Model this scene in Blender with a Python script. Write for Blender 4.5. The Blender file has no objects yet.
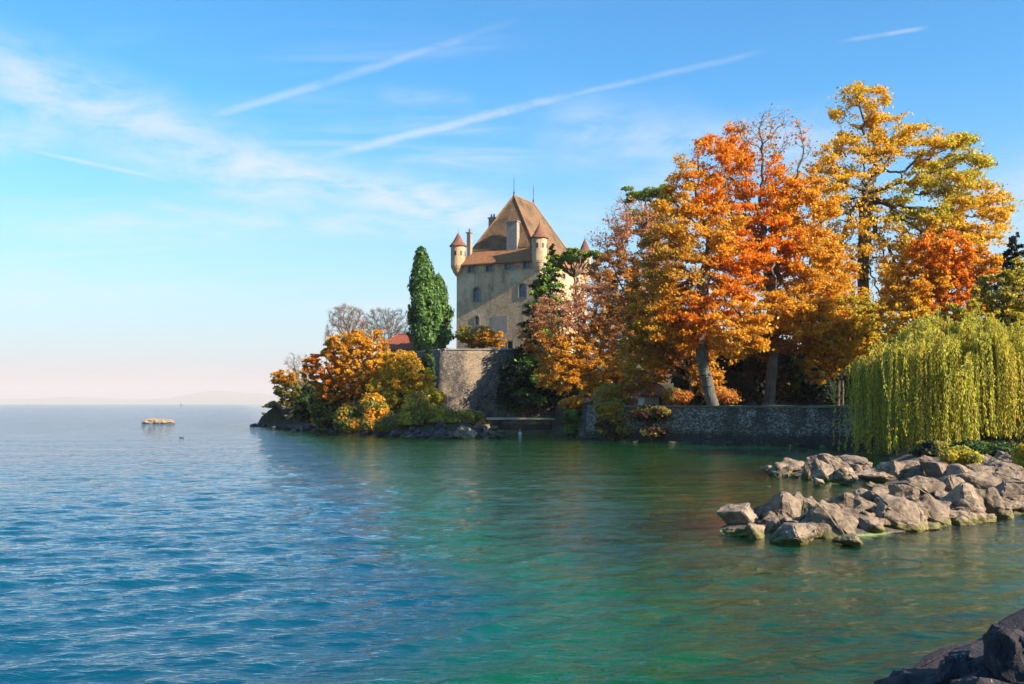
import bpy, bmesh, math, random
import numpy as np
from mathutils import Vector, Matrix, noise as mnoise

sc = bpy.context.scene
COL = sc.collection
rad = math.radians

# ------------------------------------------------------------------ camera
FPX = 35.0 / 36.0 * 1024.0
PITCH = rad(3.56)
CAM_Z = 3.0
cam_d = bpy.data.cameras.new("camera")
cam_d.lens = 35.0
cam_d.sensor_width = 36.0
cam_d.clip_start = 0.1
cam_d.clip_end = 30000.0
cam = bpy.data.objects.new("camera", cam_d)
COL.objects.link(cam)
cam.location = (0, 0, CAM_Z)
cam.rotation_euler = (rad(90) + PITCH, 0, 0)
sc.camera = cam

# ------------------------------------------------------------------ sky and sun
SUN_EL, SUN_ROT = 28.0, 120.0          # elevation, clockwise from +Y
SUN_DIR = Vector((math.sin(rad(SUN_ROT)) * math.cos(rad(SUN_EL)),
                  math.cos(rad(SUN_ROT)) * math.cos(rad(SUN_EL)), math.sin(rad(SUN_EL))))
sc.view_settings.view_transform = 'Standard'
sc.view_settings.look = 'None'
sc.view_settings.gamma = 1.0
sc.view_settings.use_curve_mapping = False
sc.view_settings.exposure = 1.35

world = bpy.data.worlds.new("World")
sc.world = world
world.use_nodes = True
SKY_STRENGTH = 0.118

sun_d = bpy.data.lights.new("sun", 'SUN')
sun_d.energy = 5.0
sun_d.angle = rad(0.5)
sun_d.color = (1.0, 0.86, 0.66)
sun = bpy.data.objects.new("sun", sun_d)
COL.objects.link(sun)
sun.rotation_euler = (-SUN_DIR).to_track_quat('-Z', 'Y').to_euler()
sun.location = (60, -20, 60)

sc.cycles.max_bounces = 8
sc.cycles.diffuse_bounces = 4
sc.cycles.glossy_bounces = 3
sc.cycles.transmission_bounces = 4
sc.cycles.transparent_max_bounces = 6
sc.cycles.volume_bounces = 0
sc.cycles.use_denoising = True
sc.cycles.caustics_reflective = False
sc.cycles.caustics_refractive = False


def ray(px, py):
    u = (px - 512) / FPX
    v = (342 - py) / FPX
    d = Vector((0, math.cos(PITCH), math.sin(PITCH))) + u * Vector((1, 0, 0)) + v * Vector((0, -math.sin(PITCH), math.cos(PITCH)))
    return d


def W(px, py, D):
    d = ray(px, py)
    return Vector((0, 0, CAM_Z)) + d * (D / d.y)


def Dw(py, z=0.0):
    d = ray(512, py)
    return d.y * (z - CAM_Z) / d.z


# ------------------------------------------------------------------ node helpers
class NT:
    def __init__(s, tree):
        s.t = tree

    def n(s, typ, **kw):
        nd = s.t.nodes.new(typ)
        for k, v in kw.items():
            if k == 'ins':
                for kk, vv in v.items():
                    s.set(nd.inputs[kk], vv)
            else:
                setattr(nd, k, v)
        return nd

    def set(s, sock, v):
        if isinstance(v, bpy.types.NodeSocket):
            s.t.links.new(v, sock)
        else:
            sock.default_value = v

    def math(s, op, a, b=0.0, c=None, clamp=False):
        nd = s.n('ShaderNodeMath', operation=op, use_clamp=clamp)
        s.set(nd.inputs[0], a)
        s.set(nd.inputs[1], b)
        if c is not None:
            s.set(nd.inputs[2], c)
        return nd.outputs[0]

    def vmath(s, op, a, b):
        nd = s.n('ShaderNodeVectorMath', operation=op)
        s.set(nd.inputs[0], a)
        s.set(nd.inputs[1], b)
        return nd.outputs['Value'] if op in ('DOT_PRODUCT', 'LENGTH') else nd.outputs[0]

    def mix(s, f, a, b, blend='MIX'):
        nd = s.n('ShaderNodeMix', data_type='RGBA', blend_type=blend)
        s.set(nd.inputs[0], f)
        s.set(nd.inputs[6], a)
        s.set(nd.inputs[7], b)
        return nd.outputs[2]

    def ramp(s, f, stops, interp='LINEAR'):
        nd = s.n('ShaderNodeValToRGB')
        cr = nd.color_ramp
        cr.interpolation = interp
        while len(cr.elements) < len(stops):
            cr.elements.new(0.5)
        for e, (p, c) in zip(cr.elements, stops):
            e.position = p
            e.color = c if len(c) == 4 else (*c, 1)
        s.set(nd.inputs[0], f)
        return nd.outputs[0]

    def noise(s, vec, scale, detail=4.0, rough=0.55, dist=0.0):
        nd = s.n('ShaderNodeTexNoise', ins={'Scale': scale, 'Detail': detail, 'Roughness': rough, 'Distortion': dist})
        if vec is not None:
            s.set(nd.inputs['Vector'], vec)
        return nd.outputs[0]

    def mapping(s, vec, scale=(1, 1, 1), rot=(0, 0, 0), loc=(0, 0, 0)):
        nd = s.n('ShaderNodeMapping', ins={'Scale': scale, 'Rotation': rot, 'Location': loc})
        s.set(nd.inputs['Vector'], vec)
        return nd.outputs[0]

    def smooth(s, x, lo, hi):
        nd = s.n('ShaderNodeMapRange', interpolation_type='SMOOTHSTEP')
        s.set(nd.inputs[0], x)
        nd.inputs[1].default_value = lo
        nd.inputs[2].default_value = hi
        return nd.outputs[0]

    def bump(s, h, dist, strength=1.0):
        nd = s.n('ShaderNodeBump', ins={'Strength': strength, 'Distance': dist})
        s.set(nd.inputs['Height'], h)
        return nd.outputs[0]


def new_mat(name):
    m = bpy.data.materials.new(name)
    m.use_nodes = True
    nt = NT(m.node_tree)
    bsdf = m.node_tree.nodes['Principled BSDF']
    return m, nt, bsdf


# ------------------------------------------------------------------ world sky: Nishita + cirrus
def build_world():
    nt = NT(world.node_tree)
    bg = world.node_tree.nodes['Background']
    sky = nt.n('ShaderNodeTexSky', sky_type='NISHITA', sun_disc=False)
    sky.sun_elevation = rad(SUN_EL)
    sky.sun_rotation = rad(SUN_ROT)
    sky.altitude = 400
    sky.air_density = 1.0
    sky.dust_density = 0.6
    sky.ozone_density = 2.0
    tc = nt.n('ShaderNodeTexCoord')
    d = tc.outputs['Generated']
    sep = nt.n('ShaderNodeSeparateXYZ')
    nt.set(sep.inputs[0], d)
    z = sep.outputs[2]
    hs = nt.n('ShaderNodeHueSaturation', ins={'Hue': 0.5, 'Saturation': 1.3, 'Value': 0.92})
    nt.set(hs.inputs['Color'], sky.outputs[0])
    base = nt.mix(1.0, hs.outputs[0], (0.38, 0.86, 0.92, 1), 'MULTIPLY')
    # pale rosy band of air just over the horizon
    hz = nt.math('SUBTRACT', 1.0, nt.smooth(z, -0.01, 0.34))
    hz = nt.math('POWER', hz, 1.5)
    base = nt.mix(nt.math('MULTIPLY', hz, 0.95), base, (2.1, 2.24, 2.5, 1))
    hz2 = nt.math('SUBTRACT', 1.0, nt.smooth(z, -0.01, 0.062))
    base = nt.mix(nt.math('MULTIPLY', hz2, 0.9), base, (2.35, 1.75, 1.66, 1))
    # projected coordinates of a high flat cloud layer
    zz = nt.math('ADD', nt.math('MAXIMUM', z, 0.0), 0.12)
    cx = nt.math('DIVIDE', sep.outputs[0], zz)
    cy = nt.math('DIVIDE', sep.outputs[1], zz)
    comb = nt.n('ShaderNodeCombineXYZ')
    nt.set(comb.inputs[0], cx)
    nt.set(comb.inputs[1], cy)
    pv = comb.outputs[0]
    fib = nt.noise(nt.mapping(pv, (1.2, 6.0, 1), (0, 0, rad(-24))), 1.1, 6, 0.62, 0.6)
    broad = nt.noise(nt.mapping(pv, (0.5, 1.3, 1), (0, 0, rad(-18)), (3.1, 0.4, 0)), 0.9, 3, 0.5)
    cir = nt.math('MULTIPLY', nt.smooth(fib, 0.42, 0.85), nt.smooth(broad, 0.44, 0.72))
    total = nt.math('MULTIPLY', cir, 0.8)
    fine = nt.noise(nt.mapping(pv, (1, 1, 1)), 5.0, 6, 0.7, 0.4)
    warp = nt.math('MULTIPLY', nt.math('SUBTRACT', nt.noise(pv, 1.6, 4, 0.6), 0.5), 1.0)

    # streaks: (start px, end px, half width in radians, strength, wobble, fibre contrast)
    streaks = [((300, 163), (560, 98), 0.009, 0.75, 0.012, 1), ((545, 101), (745, 55), 0.006, 0.38, 0.010, 1),
                ((190, 124), (480, 33), 0.009, 0.45, 0.014, 1),
               ((10, 146), (215, 190), 0.0045, 0.55, 0.004, 1), ((845, 41), (920, 29), 0.004, 0.50, 0.003, 1),
               ((-40, 60), (310, 195), 0.048, 0.85, 0.05, 1), ((110, 130), (520, 225), 0.034, 0.95, 0.03, 1),
               ((-60, 30), (60, 52), 0.012, 0.45, 0.02, 1), ((20, 225), (470, 222), 0.022, 0.6, 0.03, 1),
               ((-60, 262), (70, 282), 0.016, 0.42, 0.02, 1), 
               ((560, 130), (860, 150), 0.045, 0.55, 0.08, 1), ((-80, 150), (160, 110), 0.03, 0.6, 0.06, 1), ((130, 205), (330, 232), 0.02, 0.5, 0.05, 1), ((-60, 300), (220, 292), 0.014, 0.4, 0.03, 1), ((600, 210), (760, 135), 0.035, 0.40, 0.06, 1),
               ((380, 95), (470, 104), 0.012, 0.30, 0.02, 1), 
               ((930, 250), (1050, 180), 0.045, 0.55, 0.05, 1),
               ((480, 262), (620, 205), 0.035, 0.34, 0.05, 1)]
    for (a, b, hw, st, wob, fc) in streaks:
        a, b = (a[0] - (b[0] - a[0]) * .12, a[1] - (b[1] - a[1]) * .12), (b[0] + (b[0] - a[0]) * .12, b[1] + (b[1] - a[1]) * .12)
        hw *= 0.8 if hw < 0.012 else 1.2
        d1, d2 = ray(*a).normalized(), ray(*b).normalized()
        nn = d1.cross(d2).normalized()
        mid = (d1 + d2).normalized()
        tt = nn.cross(mid).normalized()
        half = math.acos(max(-1, min(1, d1.dot(mid))))
        v = nt.vmath('DOT_PRODUCT', d, tuple(nn))
        v = nt.math('ADD', v, nt.math('MULTIPLY', warp, wob))
        v = nt.math('ABSOLUTE', nt.math('DIVIDE', v, hw))
        v = nt.math('SUBTRACT', 1.0, nt.smooth(v, 0.0, 1.0))
        al = nt.math('ABSOLUTE', nt.math('DIVIDE', nt.vmath('DOT_PRODUCT', d, tuple(tt)), math.sin(half)))
        al = nt.math('SUBTRACT', 1.0, nt.smooth(al, 0.55, 1.1))
        fr = nt.vmath('DOT_PRODUCT', d, tuple(mid))
        al = nt.math('MULTIPLY', al, nt.math('GREATER_THAN', fr, 0.3))
        m = nt.math('MULTIPLY', nt.math('MULTIPLY', v, al), st)
        m = nt.math('MULTIPLY', m, nt.smooth(fine, 0.22, 0.66))
        total = nt.math('MAXIMUM', total, m)
    col = nt.mix(nt.math('MULTIPLY', total, 0.80, clamp=True), base, (2.9, 3.05, 3.2, 1))
    nt.set(bg.inputs['Color'], col)
    bg.inputs['Strength'].default_value = SKY_STRENGTH


build_world()
world.cycles.sampling_method = 'MANUAL'
world.cycles.sample_map_resolution = 256


# ------------------------------------------------------------------ object helpers
def tag(o, label=None, cat=None, group=None, kind=None):
    if label:
        o['label'] = label
    if cat:
        o['category'] = cat
    if group:
        o['group'] = group
    if kind:
        o['kind'] = kind
    return o


def empty(name, loc, label, cat, group=None, rz=0.0):
    o = bpy.data.objects.new(name, None)
    o.empty_display_size = 0.5
    o.location = loc
    o.rotation_euler = (0, 0, rz)
    COL.objects.link(o)
    return tag(o, label, cat, group)


def link(name, me, mat, parent=None):
    if mat:
        me.materials.append(mat)
    o = bpy.data.objects.new(name, me)
    COL.objects.link(o)
    if parent:
        o.parent = parent
    return o


def np_mesh(name, v, f, smooth=False, col=None):
    """v: (n,3), f: (m,k) all faces with the same k"""
    me = bpy.data.meshes.new(name)
    v = np.asarray(v, dtype=np.float32)
    f = np.asarray(f, dtype=np.int32)
    m, k = f.shape
    me.vertices.add(len(v))
    me.vertices.foreach_set('co', v.ravel())
    me.loops.add(m * k)
    me.loops.foreach_set('vertex_index', f.ravel())
    me.polygons.add(m)
    me.polygons.foreach_set('loop_start', np.arange(0, m * k, k, dtype=np.int32))
    me.polygons.foreach_set('loop_total', np.full(m, k, dtype=np.int32))
    me.update(calc_edges=True)
    if smooth:
        me.polygons.foreach_set('use_smooth', np.ones(m, dtype=bool))
    if col is not None:
        a = me.color_attributes.new('leaf_col', 'FLOAT_COLOR', 'POINT')
        c = np.ones((len(v), 4), dtype=np.float32)
        c[:, :3] = col
        a.data.foreach_set('color', c.ravel())
    return me


class MB:
    """collects boxes, prisms and lathes, links them as ONE mesh"""

    def __init__(s):
        s.bm = bmesh.new()

    def box(s, c, size, rz=0.0, ax=None):
        M = Matrix.Translation(c) @ Matrix.Rotation(rz, 4, 'Z') @ Matrix.Diagonal((*size, 1))
        bmesh.ops.create_cube(s.bm, size=1.0, matrix=M)
        return s

    def poly(s, pts):
        s.bm.faces.new([s.bm.verts.new(p) for p in pts])
        return s

    def cone(s, c, r1, r2, h, seg=16):
        M = Matrix.Translation((c[0], c[1], c[2] + h / 2))
        bmesh.ops.create_cone(s.bm, cap_ends=True, segments=seg, radius1=r1, radius2=r2, depth=h, matrix=M)
        return s

    def lathe(s, c, prof, seg=18):
        rings = []
        for (r, z) in prof:
            rings.append([s.bm.verts.new((c[0] + r * math.cos(2 * math.pi * i / seg), c[1] + r * math.sin(2 * math.pi * i / seg), c[2] + z)) for i in range(seg)])
        for a, b in zip(rings[:-1], rings[1:]):
            for i in range(seg):
                s.bm.faces.new((a[i], a[(i + 1) % seg], b[(i + 1) % seg], b[i]))
        s.bm.faces.new(rings[0][::-1])
        s.bm.faces.new(rings[-1])
        return s

    def build(s, name, mat, parent=None, smooth=False, bevel=0.0):
        if bevel:
            bmesh.ops.bevel(s.bm, geom=list(s.bm.edges), offset=bevel, segments=1, affect='EDGES')
        bmesh.ops.recalc_face_normals(s.bm, faces=list(s.bm.faces))
        me = bpy.data.meshes.new(name)
        s.bm.to_mesh(me)
        s.bm.free()
        if smooth:
            for p in me.polygons:
                p.use_smooth = True
        return link(name, me, mat, parent)


# ------------------------------------------------------------------ materials
def m_leaf(name, trans=0.55, rough=0.5):
    m, nt, b = new_mat(name)
    out = m.node_tree.nodes['Material Output']
    at = nt.n('ShaderNodeAttribute', attribute_name='leaf_col')
    b.inputs['Roughness'].default_value = rough
    b.inputs['Specular IOR Level'].default_value = 0.25
    nt.set(b.inputs['Base Color'], at.outputs['Color'])
    tr = nt.n('ShaderNodeBsdfTranslucent')
    nt.set(tr.inputs[0], at.outputs['Color'])
    mx = nt.n('ShaderNodeMixShader', ins={0: trans})
    nt.set(mx.inputs[1], b.outputs[0])
    nt.set(mx.inputs[2], tr.outputs[0])
    nt.set(out.inputs[0], mx.outputs[0])
    return m


M_LEAF = m_leaf('leaf')
M_NEEDLE = m_leaf('needle', 0.18)


def m_bark(name, c1, c2):
    m, nt, b = new_mat(name)
    tc = nt.n('ShaderNodeTexCoord').outputs['Object']
    n1 = nt.noise(nt.mapping(tc, (3, 3, 0.7)), 2.5, 6, 0.65)
    n2 = nt.noise(tc, 0.35, 3, 0.5)
    c = nt.mix(nt.smooth(n1, 0.3, 0.7), (*c1, 1), (*c2, 1))
    c = nt.mix(nt.smooth(n2, 0.5, 0.75), c, (0.09, 0.10, 0.05, 1))
    nt.set(b.inputs['Base Color'], c)
    b.inputs['Roughness'].default_value = 0.9
    nt.set(b.inputs['Normal'], nt.bump(n1, 0.06))
    return m


M_BARK = m_bark('bark', (0.035, 0.028, 0.022), (0.10, 0.08, 0.06))
M_BARK_PALE = m_bark('pale_bark', (0.05, 0.043, 0.037), (0.14, 0.12, 0.10))
M_BARK_GREY = m_bark('grey_twig_bark', (0.12, 0.095, 0.085), (0.24, 0.19, 0.17))
M_BARK_RUST = m_bark('rusty_twig_bark', (0.13, 0.07, 0.045), (0.25, 0.14, 0.09))


def m_stone(name, c1, c2, mortar, scale, zs=1.0, warm=None, dark=None, bumpd=0.08):
    """random rubble masonry"""
    m, nt, b = new_mat(name)
    tc = nt.n('ShaderNodeTexCoord').outputs['Object']
    w = nt.n('ShaderNodeVectorMath', operation='ADD')
    nn = nt.n('ShaderNodeTexNoise', ins={'Scale': 1.3, 'Detail': 3.0})
    nt.set(nn.inputs['Vector'], tc)
    sc_ = nt.n('ShaderNodeVectorMath', operation='SCALE', ins={'Scale': 0.35})
    nt.set(sc_.inputs[0], nn.outputs['Color'])
    nt.set(w.inputs[0], tc)
    nt.set(w.inputs[1], sc_.outputs[0])
    v = nt.mapping(w.outputs[0], (scale, scale, scale * zs))
    vo = nt.n('ShaderNodeTexVoronoi', feature='F1')
    nt.set(vo.inputs['Vector'], v)
    ve = nt.n('ShaderNodeTexVoronoi', feature='DISTANCE_TO_EDGE')
    nt.set(ve.inputs['Vector'], v)
    sepc = nt.n('ShaderNodeSeparateColor')
    nt.set(sepc.inputs[0], vo.outputs['Color'])
    c = nt.mix(sepc.outputs[0], (*c1, 1), (*c2, 1))
    c = nt.mix(nt.math('MULTIPLY', nt.math('GREATER_THAN', sepc.outputs[1], 0.78), 0.75), c, (c2[0] * 1.5, c2[1] * 1.45, c2[2] * 1.4, 1))
    c = nt.mix(nt.math('MULTIPLY', nt.math('LESS_THAN', sepc.outputs[1], 0.2), 0.6), c, (c1[0] * .45, c1[1] * .45, c1[2] * .45, 1))
    big = nt.noise(tc, 0.22, 5, 0.62)
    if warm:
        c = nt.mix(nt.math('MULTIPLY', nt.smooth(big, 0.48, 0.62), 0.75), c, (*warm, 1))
    if dark:
        big2 = nt.noise(nt.mapping(tc, (1, 1, 0.35), (0, 0, 0), (7, 3, 1)), 0.6, 5, 0.65)
        c = nt.mix(nt.math('MULTIPLY', nt.smooth(big2, 0.48, 0.66), 0.8), c, (*dark, 1))
    gp = nt.n('ShaderNodeSeparateXYZ')
    nt.set(gp.inputs[0], nt.n('ShaderNodeNewGeometry').outputs['Position'])
    wetz = nt.math('SUBTRACT', gp.outputs[2], nt.math('MULTIPLY', nt.noise(tc, 0.8, 4, 0.6), 1.1))
    c = nt.mix(nt.math('MULTIPLY', nt.math('SUBTRACT', 1.0, nt.smooth(wetz, -0.1, 0.55)), 0.85), c, (0.025, 0.02, 0.014, 1))
    edge = nt.smooth(ve.outputs[0], 0.0, 0.09)
    c = nt.mix(nt.math('SUBTRACT', 1.0, edge), c, (*mortar, 1))
    gr = nt.noise(tc, 9, 5, 0.7)
    c = nt.mix(nt.smooth(gr, 0.35, 0.75), c, (0.5, 0.5, 0.5, 1), 'OVERLAY')
    nt.set(b.inputs['Base Color'], c)
    b.inputs['Roughness'].default_value = 0.92
    h = nt.math('ADD', edge, nt.math('MULTIPLY', gr, 0.5))
    h = nt.math('ADD', h, nt.math('MULTIPLY', sepc.outputs[2], 0.5))
    nt.set(b.inputs['Normal'], nt.bump(h, bumpd))
    return m


M_SEAWALL = m_stone('seawall_stone', (0.095, 0.075, 0.06), (0.36, 0.29, 0.235), (0.018, 0.016, 0.016), 1.15, 1.7, dark=(0.045, 0.036, 0.026))
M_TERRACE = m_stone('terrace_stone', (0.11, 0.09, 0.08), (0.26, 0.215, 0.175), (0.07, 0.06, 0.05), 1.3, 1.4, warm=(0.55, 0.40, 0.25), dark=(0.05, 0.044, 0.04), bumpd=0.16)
M_QUAY = m_stone('quay_stone', (0.30, 0.22, 0.14), (0.46, 0.34, 0.22), (0.16, 0.12, 0.08), 1.3, 1.6, dark=(0.10, 0.08, 0.05))


def m_render_wall():
    m, nt, b = new_mat('castle_masonry')
    tc = nt.n('ShaderNodeTexCoord').outputs['Object']
    br = nt.n('ShaderNodeTexVoronoi', feature='F1')
    nt.set(br.inputs['Vector'], nt.mapping(tc, (1.5, 1.5, 3.0)))
    sp = nt.n('ShaderNodeSeparateColor')
    nt.set(sp.inputs[0], br.outputs['Color'])
    c = nt.mix(sp.outputs[0], (0.36, 0.225, 0.125, 1), (0.62, 0.42, 0.25, 1))
    n1 = nt.noise(tc, 0.28, 6, 0.65)
    c = nt.mix(nt.smooth(n1, 0.42, 0.68), c, (0.66, 0.48, 0.30, 1))
    n2 = nt.noise(nt.mapping(tc, (1.6, 1.6, 0.22), loc=(4, 2, 0)), 0.9, 6, 0.7)
    c = nt.mix(nt.math('MULTIPLY', nt.smooth(n2, 0.50, 0.75), 0.75), c, (0.15, 0.11, 0.08, 1))
    n3 = nt.noise(tc, 0.9, 6, 0.7)
    c = nt.mix(nt.math('MULTIPLY', nt.smooth(n3, 0.5, 0.68), 0.75), c, (0.24, 0.145, 0.09, 1))
    nt.set(b.inputs['Base Color'], c)
    b.inputs['Roughness'].default_value = 0.95
    nt.set(b.inputs['Normal'], nt.bump(nt.math('ADD', n3, nt.math('MULTIPLY', sp.outputs[1], 0.3)), 0.10))
    return m


M_CASTLE = m_render_wall()


def m_tiles(name, c1, c2, moss, moss_amt=0.6, scale=3.0):
    m, nt, b = new_mat(name)
    tc = nt.n('ShaderNodeTexCoord').outputs['Object']
    vo = nt.n('ShaderNodeTexVoronoi', feature='F1')
    nt.set(vo.inputs['Vector'], nt.mapping(tc, (scale, scale, scale * 1.3)))
    sp = nt.n('ShaderNodeSeparateColor')
    nt.set(sp.inputs[0], vo.outputs['Color'])
    c = nt.mix(sp.outputs[0], (*c1, 1), (*c2, 1))
    n1 = nt.noise(tc, 0.35, 6, 0.68)
    c = nt.mix(nt.math('MULTIPLY', nt.smooth(n1, 0.45, 0.66), moss_amt), c, (*moss, 1))
    n2 = nt.noise(tc, 1.6, 5, 0.7)
    c = nt.mix(nt.math('MULTIPLY', nt.smooth(n2, 0.58, 0.72), 0.6), c, (0.42, 0.30, 0.17, 1))
    n4 = nt.noise(tc, 2.6, 5, 0.75)
    c = nt.mix(nt.math('MULTIPLY', nt.smooth(n4, 0.5, 0.68), 0.65), c, (moss[0] * .6, moss[1] * .6, moss[2] * .6, 1))
    wv = nt.n('ShaderNodeTexWave', wave_type='BANDS', bands_direction='Z', ins={'Scale': 2.2, 'Distortion': 0.4})
    nt.set(wv.inputs['Vector'], tc)
    nt.set(b.inputs['Base Color'], c)
    b.inputs['Roughness'].default_value = 0.88
    h = nt.math('ADD', nt.math('MULTIPLY', wv.outputs[1], 0.6), sp.outputs[2])
    nt.set(b.inputs['Normal'], nt.bump(h, 0.05))
    return m


M_ROOF = m_tiles('castle_roof_tiles', (0.13, 0.07, 0.036), (0.33, 0.17, 0.075), (0.065, 0.052, 0.028), 0.85)
M_SKIRT = m_tiles('eave_roof_tiles', (0.24, 0.09, 0.04), (0.44, 0.19, 0.07), (0.11, 0.07, 0.045), 0.5)
M_REDROOF = m_tiles('red_roof_tiles', (0.36, 0.075, 0.035), (0.46, 0.12, 0.05), (0.20, 0.06, 0.04), 0.35)
M_TURRET_ROOF = m_tiles('turret_roof_tiles', (0.19, 0.07, 0.04), (0.31, 0.125, 0.065), (0.11, 0.06, 0.04), 0.6)


def m_plain(name, c, rough=0.8, var=0.25, metal=0.0, scale=2.0):
    m, nt, b = new_mat(name)
    tc = nt.n('ShaderNodeTexCoord').outputs['Object']
    n1 = nt.noise(tc, scale, 5, 0.65)
    lo = tuple(x * (1 - var) for x in c)
    hi = tuple(min(1, x * (1 + var)) for x in c)
    nt.set(b.inputs['Base Color'], nt.ramp(n1, [(0.3, lo), (0.7, hi)]))
    b.inputs['Roughness'].default_value = rough
    b.inputs['Metallic'].default_value = metal
    nt.set(b.inputs['Normal'], nt.bump(n1, 0.02))
    return m


M_IRON = m_plain('dark_iron', (0.03, 0.03, 0.03), 0.5)
M_GLASS = m_plain('window_glass', (0.05, 0.11, 0.20), 0.12, 0.3)
M_FRAME = m_plain('window_stone', (0.27, 0.21, 0.145), 0.9)
M_WINWOOD = m_plain('window_wood', (0.20, 0.20, 0.21), 0.7)
M_PALE = m_plain('pale_plaster', (0.55, 0.46, 0.35), 0.9)
M_PATCH = m_plain('grey_plaster', (0.33, 0.27, 0.21), 0.92, 0.15)
M_WOOD = m_plain('dark_wood', (0.05, 0.032, 0.02), 0.8)
M_CHIM = m_plain('chimney_stone', (0.26, 0.22, 0.19), 0.9)
M_WHITE = m_plain('white_paint', (0.78, 0.78, 0.76), 0.5, 0.08)
M_CAP = m_plain('mossy_coping', (0.14, 0.12, 0.08), 0.95, 0.45, scale=1.2)
M_QCAP = m_plain('quay_coping', (0.52, 0.44, 0.27), 0.9, 0.3, scale=1.0)


def m_rock(name, c1, c2, dark, algae, lichen=0.4):
    m, nt, b = new_mat(name)
    geo = nt.n('ShaderNodeNewGeometry').outputs['Position']
    oi = nt.n('ShaderNodeObjectInfo')
    tc = nt.n('ShaderNodeTexCoord').outputs['Object']
    n1 = nt.noise(geo, 1.3, 7, 0.68)
    c = nt.mix(nt.smooth(n1, 0.3, 0.7), (*c1, 1), (*c2, 1))
    c = nt.mix(nt.math('MULTIPLY', oi.outputs['Random'], 0.45), c, (c1[0] * .55, c1[1] * .52, c1[2] * .5, 1))
    n2 = nt.noise(geo, 5.5, 7, 0.75)
    c = nt.mix(nt.math('MULTIPLY', nt.smooth(n2, 0.48, 0.64), 0.8), c, (*dark, 1))
    n3 = nt.noise(nt.mapping(geo, loc=(5, 1, 2)), 7.0, 6, 0.75)
    c = nt.mix(nt.math('MULTIPLY', nt.smooth(n3, 0.60, 0.68), lichen), c, (0.62, 0.58, 0.52, 1))
    sp = nt.n('ShaderNodeSeparateXYZ')
    nt.set(sp.inputs[0], geo)
    zz = nt.math('ADD', sp.outputs[2], nt.math('MULTIPLY', nt.math('SUBTRACT', n1, 0.5), 0.25))
    wet = nt.math('SUBTRACT', 1.0, nt.smooth(zz, 0.10, 0.22))
    alg = nt.mix(nt.smooth(n2, 0.4, 0.6), (*algae, 1), (algae[0] * .5, algae[1] * .5, algae[2] * .5, 1))
    c = nt.mix(nt.math('MULTIPLY', wet, 0.85), c, alg)
    nt.set(b.inputs['Base Color'], c)
    b.inputs['Roughness'].default_value = 0.85
    h = nt.math('ADD', nt.math('MULTIPLY', n1, 1.2), nt.math('MULTIPLY', n2, 0.5))
    nt.set(b.inputs['Normal'], nt.bump(h, 0.14))
    return m


M_ROCK = m_rock('boulder_rock', (0.17, 0.115, 0.078), (0.43, 0.315, 0.215), (0.045, 0.034, 0.028), (0.22, 0.19, 0.05))
M_ROCK_DARK = m_rock('dark_boulder_rock', (0.05, 0.045, 0.05), (0.12, 0.10, 0.10), (0.02, 0.018, 0.02), (0.05, 0.05, 0.02), 0.3)
M_ROCK_FG_SHADE = m_rock('near_boulder_painted_shade', (0.026, 0.018, 0.024), (0.062, 0.046, 0.056), (0.014, 0.011, 0.016), (0.04, 0.035, 0.03), 0.75)  # near boulders: shade put into the dark purplish base colours
M_ROCK_SEA = m_rock('lake_boulder_rock', (0.36, 0.25, 0.14), (0.50, 0.38, 0.24), (0.20, 0.12, 0.07), (0.14, 0.12, 0.09), 0.5)


# ------------------------------------------------------------------ terrain
def sdist(poly, X, Y):
    """signed distance, positive inside"""
    P = np.array(poly, dtype=float)
    d = np.full(X.shape, 1e18)
    ins = np.zeros(X.shape, dtype=bool)
    n = len(P)
    for i in range(n):
        ax, ay = P[i]
        bx, by = P[(i + 1) % n]
        ex, ey = bx - ax, by - ay
        t = np.clip(((X - ax) * ex + (Y - ay) * ey) / (ex * ex + ey * ey + 1e-12), 0, 1)
        d = np.minimum(d, (X - ax - t * ex) ** 2 + (Y - ay - t * ey) ** 2)
        c = ((ay > Y) != (by > Y)) & (X < (bx - ax) * (Y - ay) / (by - ay + 1e-12) + ax)
        ins ^= c
    d = np.sqrt(d)
    return np.where(ins, d, -d)


SHORE = [(-34.7, 137), (-29, 125), (-24.5, 115), (-16.8, 104), (-10.5, 92), (-6.2, 87.5), (-2.0, 89), (-2.6, 98), (-1.6, 112.3),
         (7.6, 112.3), (6.3, 100), (6.6, 86.2), (27.5, 68.3), (26.5, 64), (21.5, 57), (19.5, 50), (17.0, 46), (14.8, 44.2), (12.2, 43.2), (11.2, 41.8),
         (12.4, 40.0), (14.0, 38.0), (13.6, 35.0), (12.3, 31.5), (9.6, 28.2), (7.0, 26.4), (5.0, 24.4), (5.0, 23.2), (7.0, 22.6), (9.0, 23.4),
         (10.5, 24.6), (13.5, 27.2), (17.5, 29.5), (24, 30), (27, 26), (18, 20), (11, 14.5), (6.5, 10.2), (3.6, 7.6), (2.0, 5.0), (-6, 3), (-30, 1),
         (-120, -10), (-24500, -60), (-24500, -190), (24500, -190), (24500, 22900), (9000, 22900), (300, 900), (20, 420), (-8, 300), (-16, 220), (-27, 165)]
HILL = [(-11.0, 127.5), (-7.4, 120.6), (2.2, 120.8), (6.5, 127), (20, 138), (70, 150), (200, 260), (60, 330), (-6, 280), (-15, 200), (-20, 150), (-19, 134)]


def sstep(x, a, b):
    t = np.clip((x - a) / (b - a), 0, 1)
    return t * t * (3 - 2 * t)


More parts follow.
